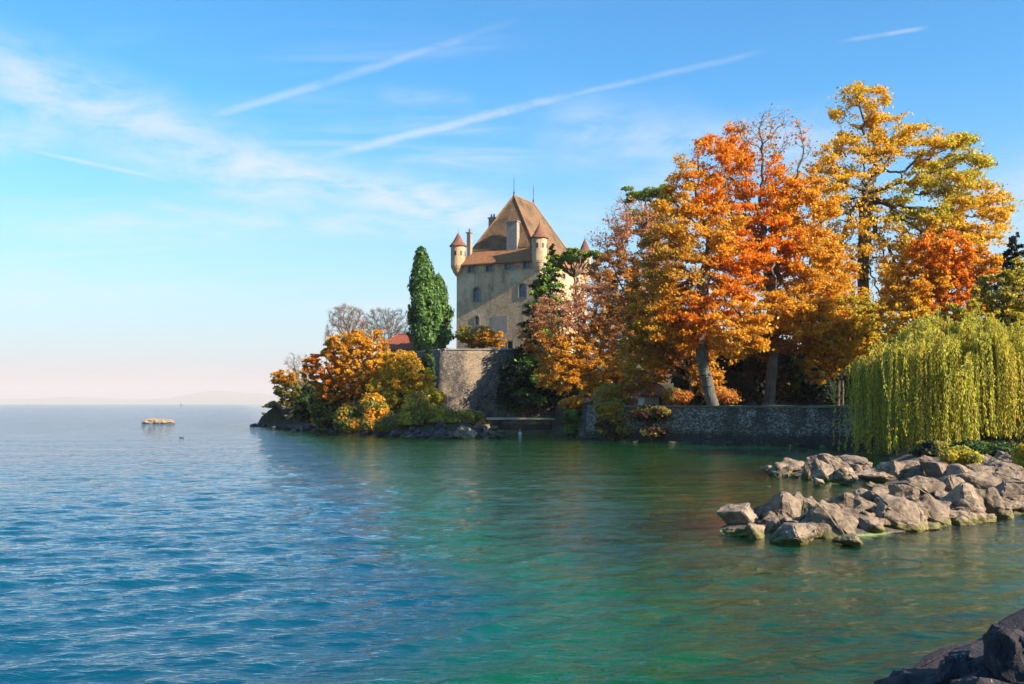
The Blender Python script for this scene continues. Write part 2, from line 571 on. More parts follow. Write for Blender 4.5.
def vnoise(X, Y, s, seed=0):
    """cheap value-noise built from rotated sines"""
    r = np.random.RandomState(seed)
    o = np.zeros(X.shape)
    for k in range(9):
        a = r.rand() * 6.283
        f = s * (0.6 + 1.6 * r.rand())
        o += np.sin((X * math.cos(a) + Y * math.sin(a)) * f + r.rand() * 6.283 + 1.3 * np.sin((X * math.sin(a) - Y * math.cos(a)) * f * 0.6))
    return o / 9 ** 0.5 * 0.9


def leftness(X, Y):
    """metres beyond the edge of the shallow shelf, towards open water"""
    return -(X + 0.27 * (Y - 11) - 1.0) * 0.965


def height(X, Y):
    sd = sdist(SHORE, X, Y)
    sh = sdist(HILL, X, Y)
    # land
    wallband = (Y > 60) & (X > 5)
    spit = (Y < 55) & (Y > 15)
    cap = np.where(spit, 0.15 + 0.35 * sstep(X, 15, 26), 2.84)
    back = np.clip((Y - 92) * 0.10, 0, 2.5) * np.clip((X - 10) / 8, 0, 1)
    headl = (X < 5) & (Y > 80)
    lnd = np.minimum(np.clip(sd, 0, None) * np.where(wallband, 30.0, np.where(spit, 0.5, 0.7)), cap)
    lnd = np.where(headl, np.minimum(np.clip(sd, 0, None) * 0.62, 1.35) + np.clip(-sh * 0, 0, 0), lnd) + back * (sd > 0)
    lnd = np.where((Y < 12) & (X < 12), np.minimum(np.clip(sd, 0, None) * 0.55, 1.45), lnd)
    steep = (X > -13.5) & (X < 8) & (Y < 129)
    hh = 9.5 + np.where(sh > 0, np.clip(sh * 0.06, 0, 1.2), sh * np.where(steep, 14.0, 0.55))
    lnd = np.maximum(lnd, np.minimum(hh, 10.7))
    lnd = lnd + 0.05 * vnoise(X, Y, 0.9, 3) * (sd > 1)
    # lake bed
    dd = np.clip(-sd, 0, None)
    lf = leftness(X, Y)
    dep = 0.12 * np.minimum(dd, 2) + 1.5 * (1 - np.exp(-dd / 7.0)) + 8.5 * sstep(lf, -4, 5) * sstep(dd, 0, 12)
    dep += 0.10 * vnoise(X, Y, 0.55, 5) * sstep(dd, 0.5, 3)
    return np.where(sd > 0, lnd, -dep - 0.02), sd


def build_ground():
    xs = np.concatenate([[-24000, -9400, -5000, -2500, -1200, -600, -300, -160, -100], np.arange(-66, 100.1, 0.8), [112, 130, 160, 220, 320, 500, 900, 1800, 3500, 6000, 9400, 24000]])
    ys = np.concatenate([[-150, -60, -25], np.arange(-10, 200.1, 0.8), [212, 230, 260, 300, 360, 450, 600, 900, 1500, 2600, 4500, 7000, 10000, 22600]])
    X, Y = np.meshgrid(xs, ys)
    Z, sd = height(X, Y)
    far = (np.abs(X) > 150) | (Y > 320)
    Z = np.where(far & (sd <= 0), -9.9, Z)
    v = np.stack([X, Y, Z], -1).reshape(-1, 3)
    ny, nx = X.shape
    idx = np.arange(nx * ny).reshape(ny, nx)
    f = np.stack([idx[:-1, :-1], idx[:-1, 1:], idx[1:, 1:], idx[1:, :-1]], -1).reshape(-1, 4)
    me = np_mesh('ground', v, f, True)
    m, nt, b = new_mat('ground_soil')
    geo = nt.n('ShaderNodeNewGeometry').outputs['Position']
    sp = nt.n('ShaderNodeSeparateXYZ')
    nt.set(sp.inputs[0], geo)
    n1 = nt.noise(geo, 0.35, 6, 0.65)
    n2 = nt.noise(geo, 3.0, 6, 0.7)
    # under water: pale marl with algae, dark weed patches and stones
    bed = nt.mix(nt.smooth(n2, 0.35, 0.65), (0.17, 0.32, 0.07, 1), (0.40, 0.54, 0.16, 1))
    weed = nt.noise(nt.mapping(geo, (1, 1.0, 1)), 0.42, 5, 0.62, 0.6)
    bed = nt.mix(nt.math('MULTIPLY', nt.smooth(weed, 0.48, 0.60), 0.9), bed, (0.055, 0.042, 0.022, 1))
    vo = nt.n('ShaderNodeTexVoronoi', feature='F1', ins={'Scale': 1.6})
    nt.set(vo.inputs['Vector'], geo)
    st = nt.n('ShaderNodeSeparateColor')
    nt.set(st.inputs[0], vo.outputs['Color'])
    stone = nt.math('MULTIPLY', nt.math('GREATER_THAN', st.outputs[0], 0.62), nt.math('LESS_THAN', vo.outputs['Distance'], 0.42))
    bed = nt.mix(nt.math('MULTIPLY', stone, 0.8), bed, nt.mix(st.outputs[1], (0.07, 0.055, 0.03, 1), (0.34, 0.27, 0.13, 1)))
    # shore gravel and grass with fallen leaves
    gravel = nt.mix(n2, (0.04, 0.032, 0.024, 1), (0.15, 0.115, 0.085, 1))
    grass = nt.mix(nt.smooth(n1, 0.4, 0.6), (0.022, 0.030, 0.010, 1), (0.045, 0.045, 0.014, 1))
    leafn = nt.noise(geo, 6.0, 4, 0.7)
    grass = nt.mix(nt.math('MULTIPLY', nt.smooth(leafn, 0.52, 0.62), 0.8), grass, (0.12, 0.05, 0.018, 1))
    land = nt.mix(nt.smooth(sp.outputs[2], 0.35, 0.7), gravel, grass)
    c = nt.mix(nt.smooth(sp.outputs[2], -0.03, 0.04), bed, land)
    nt.set(b.inputs['Base Color'], c)
    b.inputs['Roughness'].default_value = 0.95
    nt.set(b.inputs['Normal'], nt.bump(nt.math('ADD', n2, leafn), 0.06))
    o = link('ground', me, m)
    tag(o, kind='structure')


build_ground()


def Hz(x, y):
    z, _ = height(np.array([float(x)]), np.array([float(y)]))
    return float(z[0])


# ------------------------------------------------------------------ water
def build_water():
    nrow, ncol = 860, 760
    inv = np.linspace(1 / 6.5, 1 / 420.0, nrow)
    ys = 1 / inv
    dys = ys ** 2 * (inv[0] - inv[-1]) / nrow
    ys = np.concatenate([ys, [600, 900, 1500, 3000, 6000, 9200, 15600, 22300]])
    dys = np.concatenate([dys, [1e5] * 8])
    t = np.linspace(-1, 1, ncol)
    half = 0.66 * ys + 5
    X = t[None, :] * half[:, None]
    Y = np.repeat(ys[:, None], ncol, 1)
    sp_y = np.repeat(dys[:, None], ncol, 1)
    sp_x = np.repeat((2 * half / ncol)[:, None], ncol, 1)
    Z = np.zeros(X.shape)
    rs = np.random.RandomState(11)
    lf = leftness(X, Y)
    # open water is livelier than the sheltered cove
    open_ = 0.52 + 0.48 * sstep(lf, -12, 8)
    gust = 0.75 + 0.5 * sstep(vnoise(X, Y * 0.45, 0.16, 8), -0.8, 0.9)
    DX, DY = np.zeros(X.shape), np.zeros(X.shape)
    for k in range(64):
        lam = 0.13 * (13.0 ** (rs.rand() ** 0.85))
        ang = rad(-72) + rs.randn() * rad(26)
        kx, ky = math.cos(ang), math.sin(ang)
        slope = 0.030 * (0.6 + 0.8 * rs.rand()) * (1.0 if lam < 2.2 else 0.5)
        amp = slope * lam / 6.283
        fade = np.clip((lam / np.maximum(sp_y * abs(ky), sp_x * abs(kx)) - 2.0) / 2.0, 0, 1)
        ph = (X * kx + Y * ky) * 6.283 / lam + rs.rand() * 6.283
        # slowly varying envelope so crests come in short groups
        en = 0.6 + 0.6 * np.sin((X * rs.randn() + Y * rs.randn()) * 1.1 / lam + rs.rand() * 6.28)
        ol = open_ if lam > 0.6 else 0.35 + 0.65 * open_
        Z += amp * fade * ol * gust * en * np.sin(ph)
    Z -= 0.0
    v = np.stack([X, Y, Z], -1).reshape(-1, 3)
    ny, nx = X.shape
    # bring the sheet round behind the camera
    idx = np.arange(nx * ny).reshape(ny, nx)
    f = np.stack([idx[:-1, :-1], idx[:-1, 1:], idx[1:, 1:], idx[1:, :-1]], -1).reshape(-1, 4)
    me = np_mesh('water', v, f, True)
    hz, sd = height(X, Y)
    dep = np.where(Y > 500, 10, np.clip(-hz, 0.0, 12))
    a = me.attributes.new('depth', 'FLOAT', 'POINT')
    a.data.foreach_set('value', dep.ravel().astype(np.float32))
    a = me.attributes.new('calm', 'FLOAT', 'POINT')
    a.data.foreach_set('value', open_.ravel().astype(np.float32))

    m = bpy.data.materials.new('lake_water')
    m.use_nodes = True
    nt = NT(m.node_tree)
    m.node_tree.nodes.remove(m.node_tree.nodes['Principled BSDF'])
    out = m.node_tree.nodes['Material Output']
    dep = nt.n('ShaderNodeAttribute', attribute_name='depth').outputs['Fac']
    calm = nt.n('ShaderNodeAttribute', attribute_name='calm').outputs['Fac']
    geo = nt.n('ShaderNodeNewGeometry').outputs['Position']
    # small ripples as bump
    r1 = nt.noise(nt.mapping(geo, (0.8, 2.0, 1), (0, 0, rad(14))), 3.2, 5, 0.62, 0.3)
    r2 = nt.noise(nt.mapping(geo, (0.55, 1.6, 1), (0, 0, rad(-9))), 0.55, 5, 0.6, 0.4)
    h = nt.math('ADD', nt.math('MULTIPLY', r1, 0.05), nt.math('MULTIPLY', r2, 0.13))
    r3 = nt.noise(nt.mapping(geo, (0.4, 1.0, 1), (0, 0, rad(6))), 0.22, 4, 0.6, 0.3)
    h = nt.math('ADD', h, nt.math('MULTIPLY', r3, 0.45))
    yy = nt.n('ShaderNodeSeparateXYZ')
    nt.set(yy.inputs[0], geo)
    far = nt.math('ADD', 1.0, nt.math('MULTIPLY', nt.smooth(yy.outputs[1], 30, 160), 0.5))
    h = nt.math('MULTIPLY', nt.math('MULTIPLY', h, calm), far)
    bn = nt.bump(h, 1.0, 0.8)
    gl = nt.n('ShaderNodeBsdfGlossy', ins={'Roughness': 0.03, 'Color': (1, 1, 1, 1)})
    nt.set(gl.inputs['Normal'], bn)
    fr = nt.n('ShaderNodeFresnel', ins={'IOR': 1.333})
    nt.set(fr.inputs['Normal'], bn)
    # water body: scattered light of the lake, clearer over the shallows
    murk = nt.math('SUBTRACT', 1.0, nt.math('POWER', 2.718, nt.math('MULTIPLY', dep, -0.30)))
    deepc = nt.mix(nt.smooth(dep, 1.4, 6.0), (0.006, 0.125, 0.032, 1), (0.0006, 0.058, 0.105, 1))
    df = nt.n('ShaderNodeBsdfDiffuse')
    nt.set(df.inputs[0], deepc)
    tint = nt.n('ShaderNodeCombineColor')
    nt.set(tint.inputs[0], nt.math('POWER', 2.718, nt.math('MULTIPLY', dep, -0.45)))
    nt.set(tint.inputs[1], nt.math('POWER', 2.718, nt.math('MULTIPLY', dep, -0.08)))
    nt.set(tint.inputs[2], nt.math('POWER', 2.718, nt.math('MULTIPLY', dep, -0.30)))
    tr = nt.n('ShaderNodeBsdfTransparent')
    nt.set(tr.inputs[0], tint.outputs[0])
    body = nt.n('ShaderNodeMixShader')
    nt.set(body.inputs[0], murk)
    nt.set(body.inputs[1], tr.outputs[0])
    nt.set(body.inputs[2], df.outputs[0])
    mx = nt.n('ShaderNodeMixShader')
    nt.set(mx.inputs[0], fr.outputs[0])
    nt.set(mx.inputs[1], body.outputs[0])
    nt.set(mx.inputs[2], gl.outputs[0])
    nt.set(out.inputs[0], mx.outputs[0])
    tag(link('water', me, m), kind='structure')


build_water()


# ------------------------------------------------------------------ far shore and the air in between
def build_hills():
    nx, ny = 220, 14
    xs = np.linspace(-22000, 9000, nx)
    prof = np.zeros(nx)
    for i, x in enumerate(xs):
        p = 512 + FPX * x / 20500.0
        h = 10 + 50 * math.exp(-((p - 60) / 60) ** 2) + 95 * math.exp(-((p - 200) / 55) ** 2) + 80 * math.exp(-((p - 330) / 90) ** 2) + 60 * math.exp(-((p + 120) / 90) ** 2)
        h += 26 * (mnoise.fractal(Vector((x * 0.0006, 3.1, 0)), 1.0, 2.0, 4)) + 8
        prof[i] = 2 * max(h, 8)
    v = []
    for j in range(ny):
        t = j / (ny - 1)
        for i, x in enumerate(xs):
            s = math.sin(min(1, t * 1.25) * math.pi / 2) ** 1.3
            z = prof[i] * s + (30 * mnoise.noise(Vector((x * 0.002, t * 5, 0))) * s)
            v.append((x, 19000 + t * 3000, max(z, -1.0) - 0.5 + (0 if j else -1)))
    idx = np.arange(nx * ny).reshape(ny, nx)
    f = np.stack([idx[:-1, :-1], idx[:-1, 1:], idx[1:, 1:], idx[1:, :-1]], -1).reshape(-1, 4)
    m, nt, b = new_mat('hill_forest')
    geo = nt.n('ShaderNodeNewGeometry').outputs['Position']
    nt.set(b.inputs['Base Color'], nt.ramp(nt.noise(geo, 0.01, 5, 0.6), [(0.35, (0.05, 0.07, 0.04)), (0.6, (0.20, 0.18, 0.12))]))
    b.inputs['Roughness'].default_value = 1
    tag(link('hills', np_mesh('hills', v, f, True), m), kind='structure')


build_hills()


def build_haze():
    mb = MB().box((0, 11400, 193), (50000, 23400, 410))
    m = bpy.data.materials.new('haze_air')
    m.use_nodes = True
    nt = NT(m.node_tree)
    m.node_tree.nodes.remove(m.node_tree.nodes['Principled BSDF'])
    pv = nt.n('ShaderNodeVolumePrincipled', ins={'Color': (0.90, 0.82, 0.83, 1), 'Density': 0.00008, 'Anisotropy': 0.0})
    nt.set(m.node_tree.nodes['Material Output'].inputs['Volume'], pv.outputs[0])
    o = mb.build('haze', m)
    tag(o, kind='stuff')


HAZE = True
if HAZE:
    build_haze()


# ------------------------------------------------------------------ castle
KX, KY = 4.1, 145.0
CA = rad(27)
UV_ = Vector((-math.cos(CA), math.sin(CA), 0))       # along the front, away from the near corner
VV_ = Vector((math.sin(CA), math.cos(CA), 0))        # along the sunlit side, going back
FW, SW = 14.1, 17.5
CZ0, CZE = 10.3, 24.2


def castle():
    t = empty('castle', (KX, KY, CZ0), 'tall square stone castle keep with steep brown hipped roof and corner turrets', 'castle')
    # local frame: x = u (front, to the left), y = v (side, going back); mirrored -> use explicit matrix through vertices
    def L(a, b, z):
        p = UV_ * a + VV_ * b
        return (p.x, p.y, z - CZ0)

    def pix_front(px, py):
        d = ray(px, py)
        n = -VV_
        k = Vector((KX, KY, CAM_Z))
        s = (Vector((KX, KY, 0)) - Vector((0, 0, 0))).dot(n) / Vector((d.x, d.y, 0)).dot(n)
        p = Vector((0, 0, CAM_Z)) + d * s
        return (Vector((p.x, p.y, 0)) - Vector((KX, KY, 0))).dot(UV_), p.z

    holes = []
    wins = []
    for (px, py, w, h, kind) in [(471.5, 269.5, 1.3, 1.0, 'small'), (489.5, 268.5, 1.3, 1.0, 'small'), (508, 266.8, 1.3, 1.0, 'small'), (527, 265.3, 1.3, 1.0, 'small'),
                                 (476.5, 294.5, 1.25, 2.2, 'arch'), (522.5, 290.5, 1.4, 2.2, 'arch'), (477, 320.5, 0.7, 1.35, 'slit'), (510, 346.5, 0.9, 1.6, 'door')]:
        a, z = pix_front(px, py)
        holes.append((a - w / 2, a + w / 2, z - h / 2, z + h / 2))
        wins.append((a, z, w, h, kind))
    bm = bmesh.new()

    def wall(O, A, width, z0, z1, hs, inward, depth=0.4):
        xs = sorted(set([0, width] + [x for h in hs for x in h[:2]]))
        zs = sorted(set([z0, z1] + [x for h in hs for x in h[2:]]))
        def pt(x, z, dd=0.0):
            p = O + A * x + inward * dd
            return bm.verts.new((p.x, p.y, z - CZ0))
        for i in range(len(xs) - 1):
            for j in range(len(zs) - 1):
                cx, cz = (xs[i] + xs[i + 1]) / 2, (zs[j] + zs[j + 1]) / 2
                if any(h[0] < cx < h[1] and h[2] < cz < h[3] for h in hs):
                    continue
                bm.faces.new([pt(xs[i], zs[j]), pt(xs[i + 1], zs[j]), pt(xs[i + 1], zs[j + 1]), pt(xs[i], zs[j + 1])])
        for h in hs:
            for (a, b) in (((h[0], h[2]), (h[1], h[2])), ((h[1], h[2]), (h[1], h[3])), ((h[1], h[3]), (h[0], h[3])), ((h[0], h[3]), (h[0], h[2]))):
                bm.faces.new([pt(*a), pt(*b), pt(*b, depth), pt(*a, depth)])

    Z = Vector((0, 0, 0))
    wall(Z, UV_, FW, CZ0 - 1, CZE, holes, VV_)
    side_h = [(3.2, 4.3, 22.2, 23.1), (8.0, 9.1, 22.2, 23.1), (13.2, 14.3, 22.2, 23.1), (5.0, 6.3, 17.6, 19.8), (12.0, 13.3, 17.6, 19.8)]
    wall(Z, VV_, SW, CZ0 - 1, CZE, side_h, UV_)
    wall(VV_ * SW, UV_, FW, CZ0 - 1, CZE, [], -VV_)
    wall(UV_ * FW, VV_, SW, CZ0 - 1, CZE, [], -UV_)
    me = bpy.data.meshes.new('wall')
    bm.to_mesh(me)
    bm.free()
    link('wall', me, M_CASTLE, t)

    # windows: stone surround, leaf frame, glass
    def arch_plate(mb, c, w, h, z, A, N, out, thick, arch):
        """surround with a rounded head: ring of quads"""
        n = 10
        wi, wo = w / 2 * 0.86, w / 2 + 0.17
        def prof(hw, base, top):
            pts = [(-hw, base), ]
            if arch:
                r = hw
                for k in range(n + 1):
                    an = math.pi - math.pi * k / n
                    pts.append((r * math.cos(an), top - r + r * 1.0 * math.sin(an)))
            else:
                pts += [(-hw, top), (hw, top)]
            pts.append((hw, base))
            return pts
        pi = prof(wi, z - h / 2 + 0.06, z + h / 2 - 0.05)
        po = prof(wo, z - h / 2 - 0.14, z + h / 2 + 0.17)
        def V(p, dd):
            q = c + A * p[0] + N * dd
            return mb.bm.verts.new((q.x, q.y, p[1] - CZ0))
        m_ = len(pi)
        for i in range(m_):
            j = (i + 1) % m_
            mb.bm.faces.new([V(pi[i], out), V(pi[j], out), V(po[j], out), V(po[i], out)])
            mb.bm.faces.new([V(po[i], out), V(po[j], out), V(po[j], 0.004), V(po[i], 0.004)])
            mb.bm.faces.new([V(pi[i], out), V(pi[j], out), V(pi[j], -thick), V(pi[i], -thick)])

    def window(c2, A, N, z, w, h, kind):
        mb = MB()
        arch_plate(mb, c2, w, h, z, A, N, 0.05, 0.3, kind in ('arch', 'slit'))
        nm = 'door' if kind == 'door' else 'window'
        fr = mb.build(nm, M_FRAME, t)
        g = MB()
        gl = c2 + N * -0.32
        for (x0, x1, z0, z1) in [(-w / 2 + .01, w / 2 - .01, z - h / 2 + .01, z + h / 2 - .01)]:
            pts = [gl + A * x0, gl + A * x1, gl + A * x1, gl + A * x0]
            g.poly([(p.x, p.y, zz - CZ0) for p, zz in zip(pts, (z0, z0, z1, z1))])
        g.build('leaf' if kind == 'door' else 'pane', M_WOOD if kind == 'door' else M_GLASS, fr)
        if kind in ('small', 'arch'):
            b = MB()
            rz = math.atan2(A.y, A.x)
            q = c2 + N * -0.27
            b.box((q.x, q.y, z - CZ0), (0.09, 0.06, h), rz)
            b.box((q.x, q.y, z + (0.2 if kind == 'arch' else 0) - CZ0), (w, 0.05, 0.08), rz)
            if kind == 'arch':
                b.box((q.x, q.y, z - 0.55 - CZ0), (w, 0.05, 0.06), rz)
            b.build('glazing_bar', M_WINWOOD, fr)

    for (a, z, w, h, kind) in wins:
        window(UV_ * a, UV_, -VV_, z, w, h, kind)
    for h in side_h:
        window(VV_ * ((h[0] + h[1]) / 2), VV_, -UV_, (h[2] + h[3]) / 2, h[1] - h[0], h[3] - h[2], 'arch' if h[3] - h[2] > 1.5 else 'small')
    # plastered blind panel
    a, z = pix_front(500, 324)
    q = UV_ * a - VV_ * 0.012
    pm = MB().box((q.x, q.y, z - CZ0), (2.6, 0.03, 2.4), math.atan2(UV_.y, UV_.x)).build('plaster_patch', M_PATCH, t)

    # roof with flared eave skirt
    def ring(o, z):
        return [L(-o, -o, z), L(FW + o, -o, z), L(FW + o, SW + o, z), L(-o, SW + o, z)]
    e0, e1 = ring(0.55, CZE - 0.05), ring(-1.9, CZE + 2.35)
    sk = MB()
    for i in range(4):
        j = (i + 1) % 4
        sk.poly([e0[i], e0[j], e1[j], e1[i]])
    eu = ring(0.55, CZE - 0.24)
    ei = ring(0.02, CZE - 0.24)
    for i in range(4):
        j = (i + 1) % 4
        sk.poly([eu[i], eu[j], e0[j], e0[i]])
        sk.poly([ei[i], ei[j], eu[j], eu[i]])
    sko = sk.build('eave_roof', M_SKIRT, t)
    r1 = L(FW / 2, 5.5, 35.3)
    r2 = L(FW / 2, 12.4, 35.3)
    b0 = ring(-1.62, CZE + 2.30)
    b0l = ring(-1.62, CZE + 2.0)
    rf = MB()
    rf.poly([b0[0], b0[1], r1])
    rf.poly([b0[1], b0[2], r2, r1])
    rf.poly([b0[2], b0[3], r2])
    rf.poly([b0[3], b0[0], r1, r2])
    for i in range(4):
        j = (i + 1) % 4
        rf.poly([b0l[i], b0l[j], b0[j], b0[i]])
    roof = rf.build('roof', M_ROOF, t)
    # hip and ridge tiles
    rt = MB()
    def bar(mb, p, q, r):
        p, q = Vector(p), Vector(q)
        d = q - p
        M = Matrix.Translation((p + q) / 2) @ d.to_track_quat('Z', 'Y').to_matrix().to_4x4()
        bmesh.ops.create_cone(mb.bm, cap_ends=True, segments=8, radius1=r, radius2=r, depth=d.length, matrix=M)
    for p, q in ((b0[0], r1), (b0[1], r1), (b0[2], r2), (b0[3], r2), (r1, r2)):
        bar(rt, p, q, 0.14)
    rt.build('ridge_tiles', M_SKIRT, roof)
    for r in (r1, r2):
        f = MB().lathe(r, [(0.22, -0.1), (0.10, 0.35), (0.16, 0.5), (0.06, 0.7), (0.045, 2.4), (0.09, 2.45), (0.03, 2.55), (0.015, 3.4)], 8)
        f.build('finial', M_IRON, roof)

    # chimneys: (a, b, z0, z1, wu, wv)
    for (a, b, z0, z1, wu, wv) in ((5.4, 1.9, 25.5, 30.4, 1.75, 0.9), (12.6, 1.3, 24.9, 29.2, 0.62, 0.62), (11.7, 7.2, 26.0, 32.4, 1.05, 0.9)):
        p = L(a, b, 0)
        rz = math.atan2(UV_.y, UV_.x)
        c = MB().box((p[0], p[1], (z0 + z1) / 2 - CZ0), (wu, wv, z1 - z0), rz)
        c.box((p[0], p[1], z1 - CZ0 + 0.08), (wu + 0.24, wv + 0.24, 0.16), rz)
        ch = c.build('chimney', M_CHIM, roof)
        pots = MB()
        k = 2 if wu > 0.8 else 1
        for i in range(k):
            o = (i - (k - 1) / 2) * wu * 0.45
            pots.cone((p[0] + UV_.x * o, p[1] + UV_.y * o, z1 - CZ0 + 0.16), 0.16, 0.12, 0.55, 10)
        pots.build('chimney_pot', M_TURRET_ROOF, ch) if k == 1 or a > 10 else pots.bm.free()

    # turrets
    for (a, b, z0, zw, zt, r) in ((0.15, 0.15, 24.0, 27.3, 29.5, 1.12), (FW - 0.15, 0.15, 24.0, 27.1, 29.2, 1.12), (0.15, SW - 0.15, 24.0, 27.2, 29.8, 1.1), (FW - .15, SW - .15, 24.0, 27.2, 29.8, 1.1)):
        p = L(a, b, 0)
        tw = MB().lathe((p[0], p[1], -CZ0), [(0.35, z0 - 1.5), (0.68, z0 - 1.0), (0.74, z0 - .95), (0.96, z0 - 0.4), (1.02, z0 - .36), (r, z0), (r, zw)], 22)
        to = tw.build('turret', M_CASTLE, t)
        rr = MB().lathe((p[0], p[1], -CZ0), [(r - 0.02, zw - 0.06), (r + 0.24, zw - 0.02), (r + 0.2, zw + 0.12), (r * 0.72, zw + (zt - zw) * 0.34), (0.05, zt), (0.03, zt + 0.05)], 22)
        ro = rr.build('turret_roof', M_TURRET_ROOF, to)
        MB().lathe((p[0], p[1], -CZ0), [(0.07, zt - 0.1), (0.03, zt + 0.1), (0.015, zt + 0.7)], 6).build('finial', M_IRON, ro)
        # window slits
        for an in (rad(-62), rad(-15), rad(-110)):
            q = (p[0] + (r - 0.03) * math.cos(an), p[1] + (r - 0.03) * math.sin(an))
            MB().box((q[0], q[1], zw - 1.15 - CZ0), (0.12, 0.36, 0.7), an).build('window_slit', M_IRON, to)
    return t


castle()


# ------------------------------------------------------------------ houses
def hip_house(name, c, size, rz, h, rh, wallm, roofm, label, cat, ridge=0.4, chim=False):
    t = empty(name, c, label, cat, None, rz)
    w, d = size
    wl = MB()
    for s in (-1, 1):
        wl.box((0, s * (d / 2 - 0.15), h / 2 - 0.5), (w, 0.3, h + 1))
        wl.box((s * (w / 2 - 0.15), 0, h / 2 - 0.5), (0.3, d - 0.604, h + 1))
    wl.build('wall', wallm, t)
    o = 0.4
    b = [(-w / 2 - o, -d / 2 - o, h), (w / 2 + o, -d / 2 - o, h), (w / 2 + o, d / 2 + o, h), (-w / 2 - o, d / 2 + o, h)]
    bl = [(p[0], p[1], h - 0.15) for p in b]
    r1, r2 = (-w / 2 * ridge, 0, h + rh), (w / 2 * ridge, 0, h + rh)
    rf = MB()
    rf.poly([b[0], b[1], r2, r1]).poly([b[1], b[2], r2]).poly([b[2], b[3], r1, r2]).poly([b[3], b[0], r1])
    for i in range(4):
        rf.poly([bl[i], bl[(i + 1) % 4], b[(i + 1) % 4], b[i]])
    rf.poly(bl)
    ro = rf.build('roof', roofm, t)
    rt = MB()
    for p, q in ((b[0], r1), (b[1], r2), (b[2], r2), (b[3], r1), (r1, r2)):
        p, q = Vector(p), Vector(q)
        M = Matrix.Translation((p + q) / 2) @ (q - p).to_track_quat('Z', 'Y').to_matrix().to_4x4()
        bmesh.ops.create_cone(rt.bm, cap_ends=True, segments=6, radius1=0.1, radius2=0.1, depth=(q - p).length, matrix=M)
    rt.build('ridge_tiles', roofm, ro)
    return t


c = W(404, 352, 134)
hs = hip_house('house', (c.x, c.y, 7.6), (5.6, 4.6), rad(-28), 2.6, 2.2, M_PALE, M_REDROOF, 'small house with red hipped tile roof behind the orange maple', 'house', 0.35)
for sx in (-1.2, 1.2):
    w_ = MB().box((sx, -2.32, 1.5), (0.8, 0.08, 1.0)).build('window', M_WINWOOD, hs)
    MB().box((sx, -2.365, 1.5), (0.6, 0.02, 0.8)).build('pane', M_GLASS, w_)
c = W(653, 402, 94)
ht = hip_house('garden_hut', (c.x, c.y, Hz(c.x, c.y) - 0.05), (2.3, 2.2), rad(8), 0.95, 1.0, M_PALE, M_REDROOF, 'low garden hut with faded red tile roof among autumn trunks', 'hut', 0.55)
MB().box((0.55, -1.12, 0.45), (0.6, 0.06, 0.85)).build('door', M_WOOD, ht)


# ------------------------------------------------------------------ walls
def wall_run(name, pts, z0, z1, thick, mat, capm, label, cat, cap_h=0.16, batter=0.0, cap_over=0.08):
    """a wall along a polyline with real thickness, irregular face and coping"""
    c0 = Vector((pts[0][0], pts[0][1], z0))
    t = empty(name, c0, label, cat)
    step = 0.45
    path = []
    for a, b in zip(pts[:-1], pts[1:]):
        a, b = Vector((*a, 0)), Vector((*b, 0))
        n = max(2, int((b - a).length / step))
        for i in range(n):
            path.append(a.lerp(b, i / n))
    path.append(Vector((*pts[-1], 0)))
    nz = max(3, int((z1 - z0) / 0.4))
    verts, faces = [], []
    N = len(path)
    nrm = []
    for i in range(N):
        d = (path[min(i + 1, N - 1)] - path[max(i - 1, 0)]).normalized()
        nrm.append(Vector((d.y, -d.x, 0)))
    for i in range(N):
        for j in range(nz + 1):
            z = z0 + (z1 - z0) * j / nz
            k = mnoise.fractal(Vector((path[i].x * 0.7, path[i].y * 0.7, z * 1.1)), 1.0, 2.0, 3) * 0.10
            p = path[i] + nrm[i] * (k + batter * (1 - j / nz)) - c0
            verts.append((p.x, p.y, z - z0))
    for i in range(N - 1):
        for j in range(nz):
            a = i * (nz + 1) + j
            faces.append((a, a + nz + 1, a + nz + 2, a + 1))
    base = len(verts)
    for i in range(N):
        for z in (0, z1 - z0):
            p = path[i] - nrm[i] * thick - c0
            verts.append((p.x, p.y, z))
    for i in range(N - 1):
        a = base + 2 * i
        faces.append((a, a + 1, a + 3, a + 2))
        faces.append((i * (nz + 1) + nz, (i + 1) * (nz + 1) + nz, a + 3, a + 1))
    for i, s in ((0, 1), (N - 1, -1)):
        for j in range(nz):
            a = i * (nz + 1) + j
            if j == 0:
                faces.append((a, a + nz, base + 2 * i + 1, base + 2 * i))
    link('masonry', np_mesh('masonry', verts, faces), mat, t)
    # coping: one slab chain with small gaps and level changes
    mb = MB()
    i = 0
    rs = random.Random(5)
    while i < N - 1:
        st = rs.choice((2, 3))
        j = min(i + st, N - 1)
        a, b = path[i], path[j]
        d = b - a
        L_ = d.length * 0.985
        m_ = (a + b) / 2 - nrm[i] * (thick / 2 - 0.02)
        hh = cap_h * (0.85 + 0.3 * rs.random())
        mb.box((m_.x - c0.x, m_.y - c0.y, z1 - z0 + hh / 2 + 0.003), (L_, thick + 2 * cap_over, hh), math.atan2(d.y, d.x))
        i = j
    mb.build('coping', capm, t)
    return t


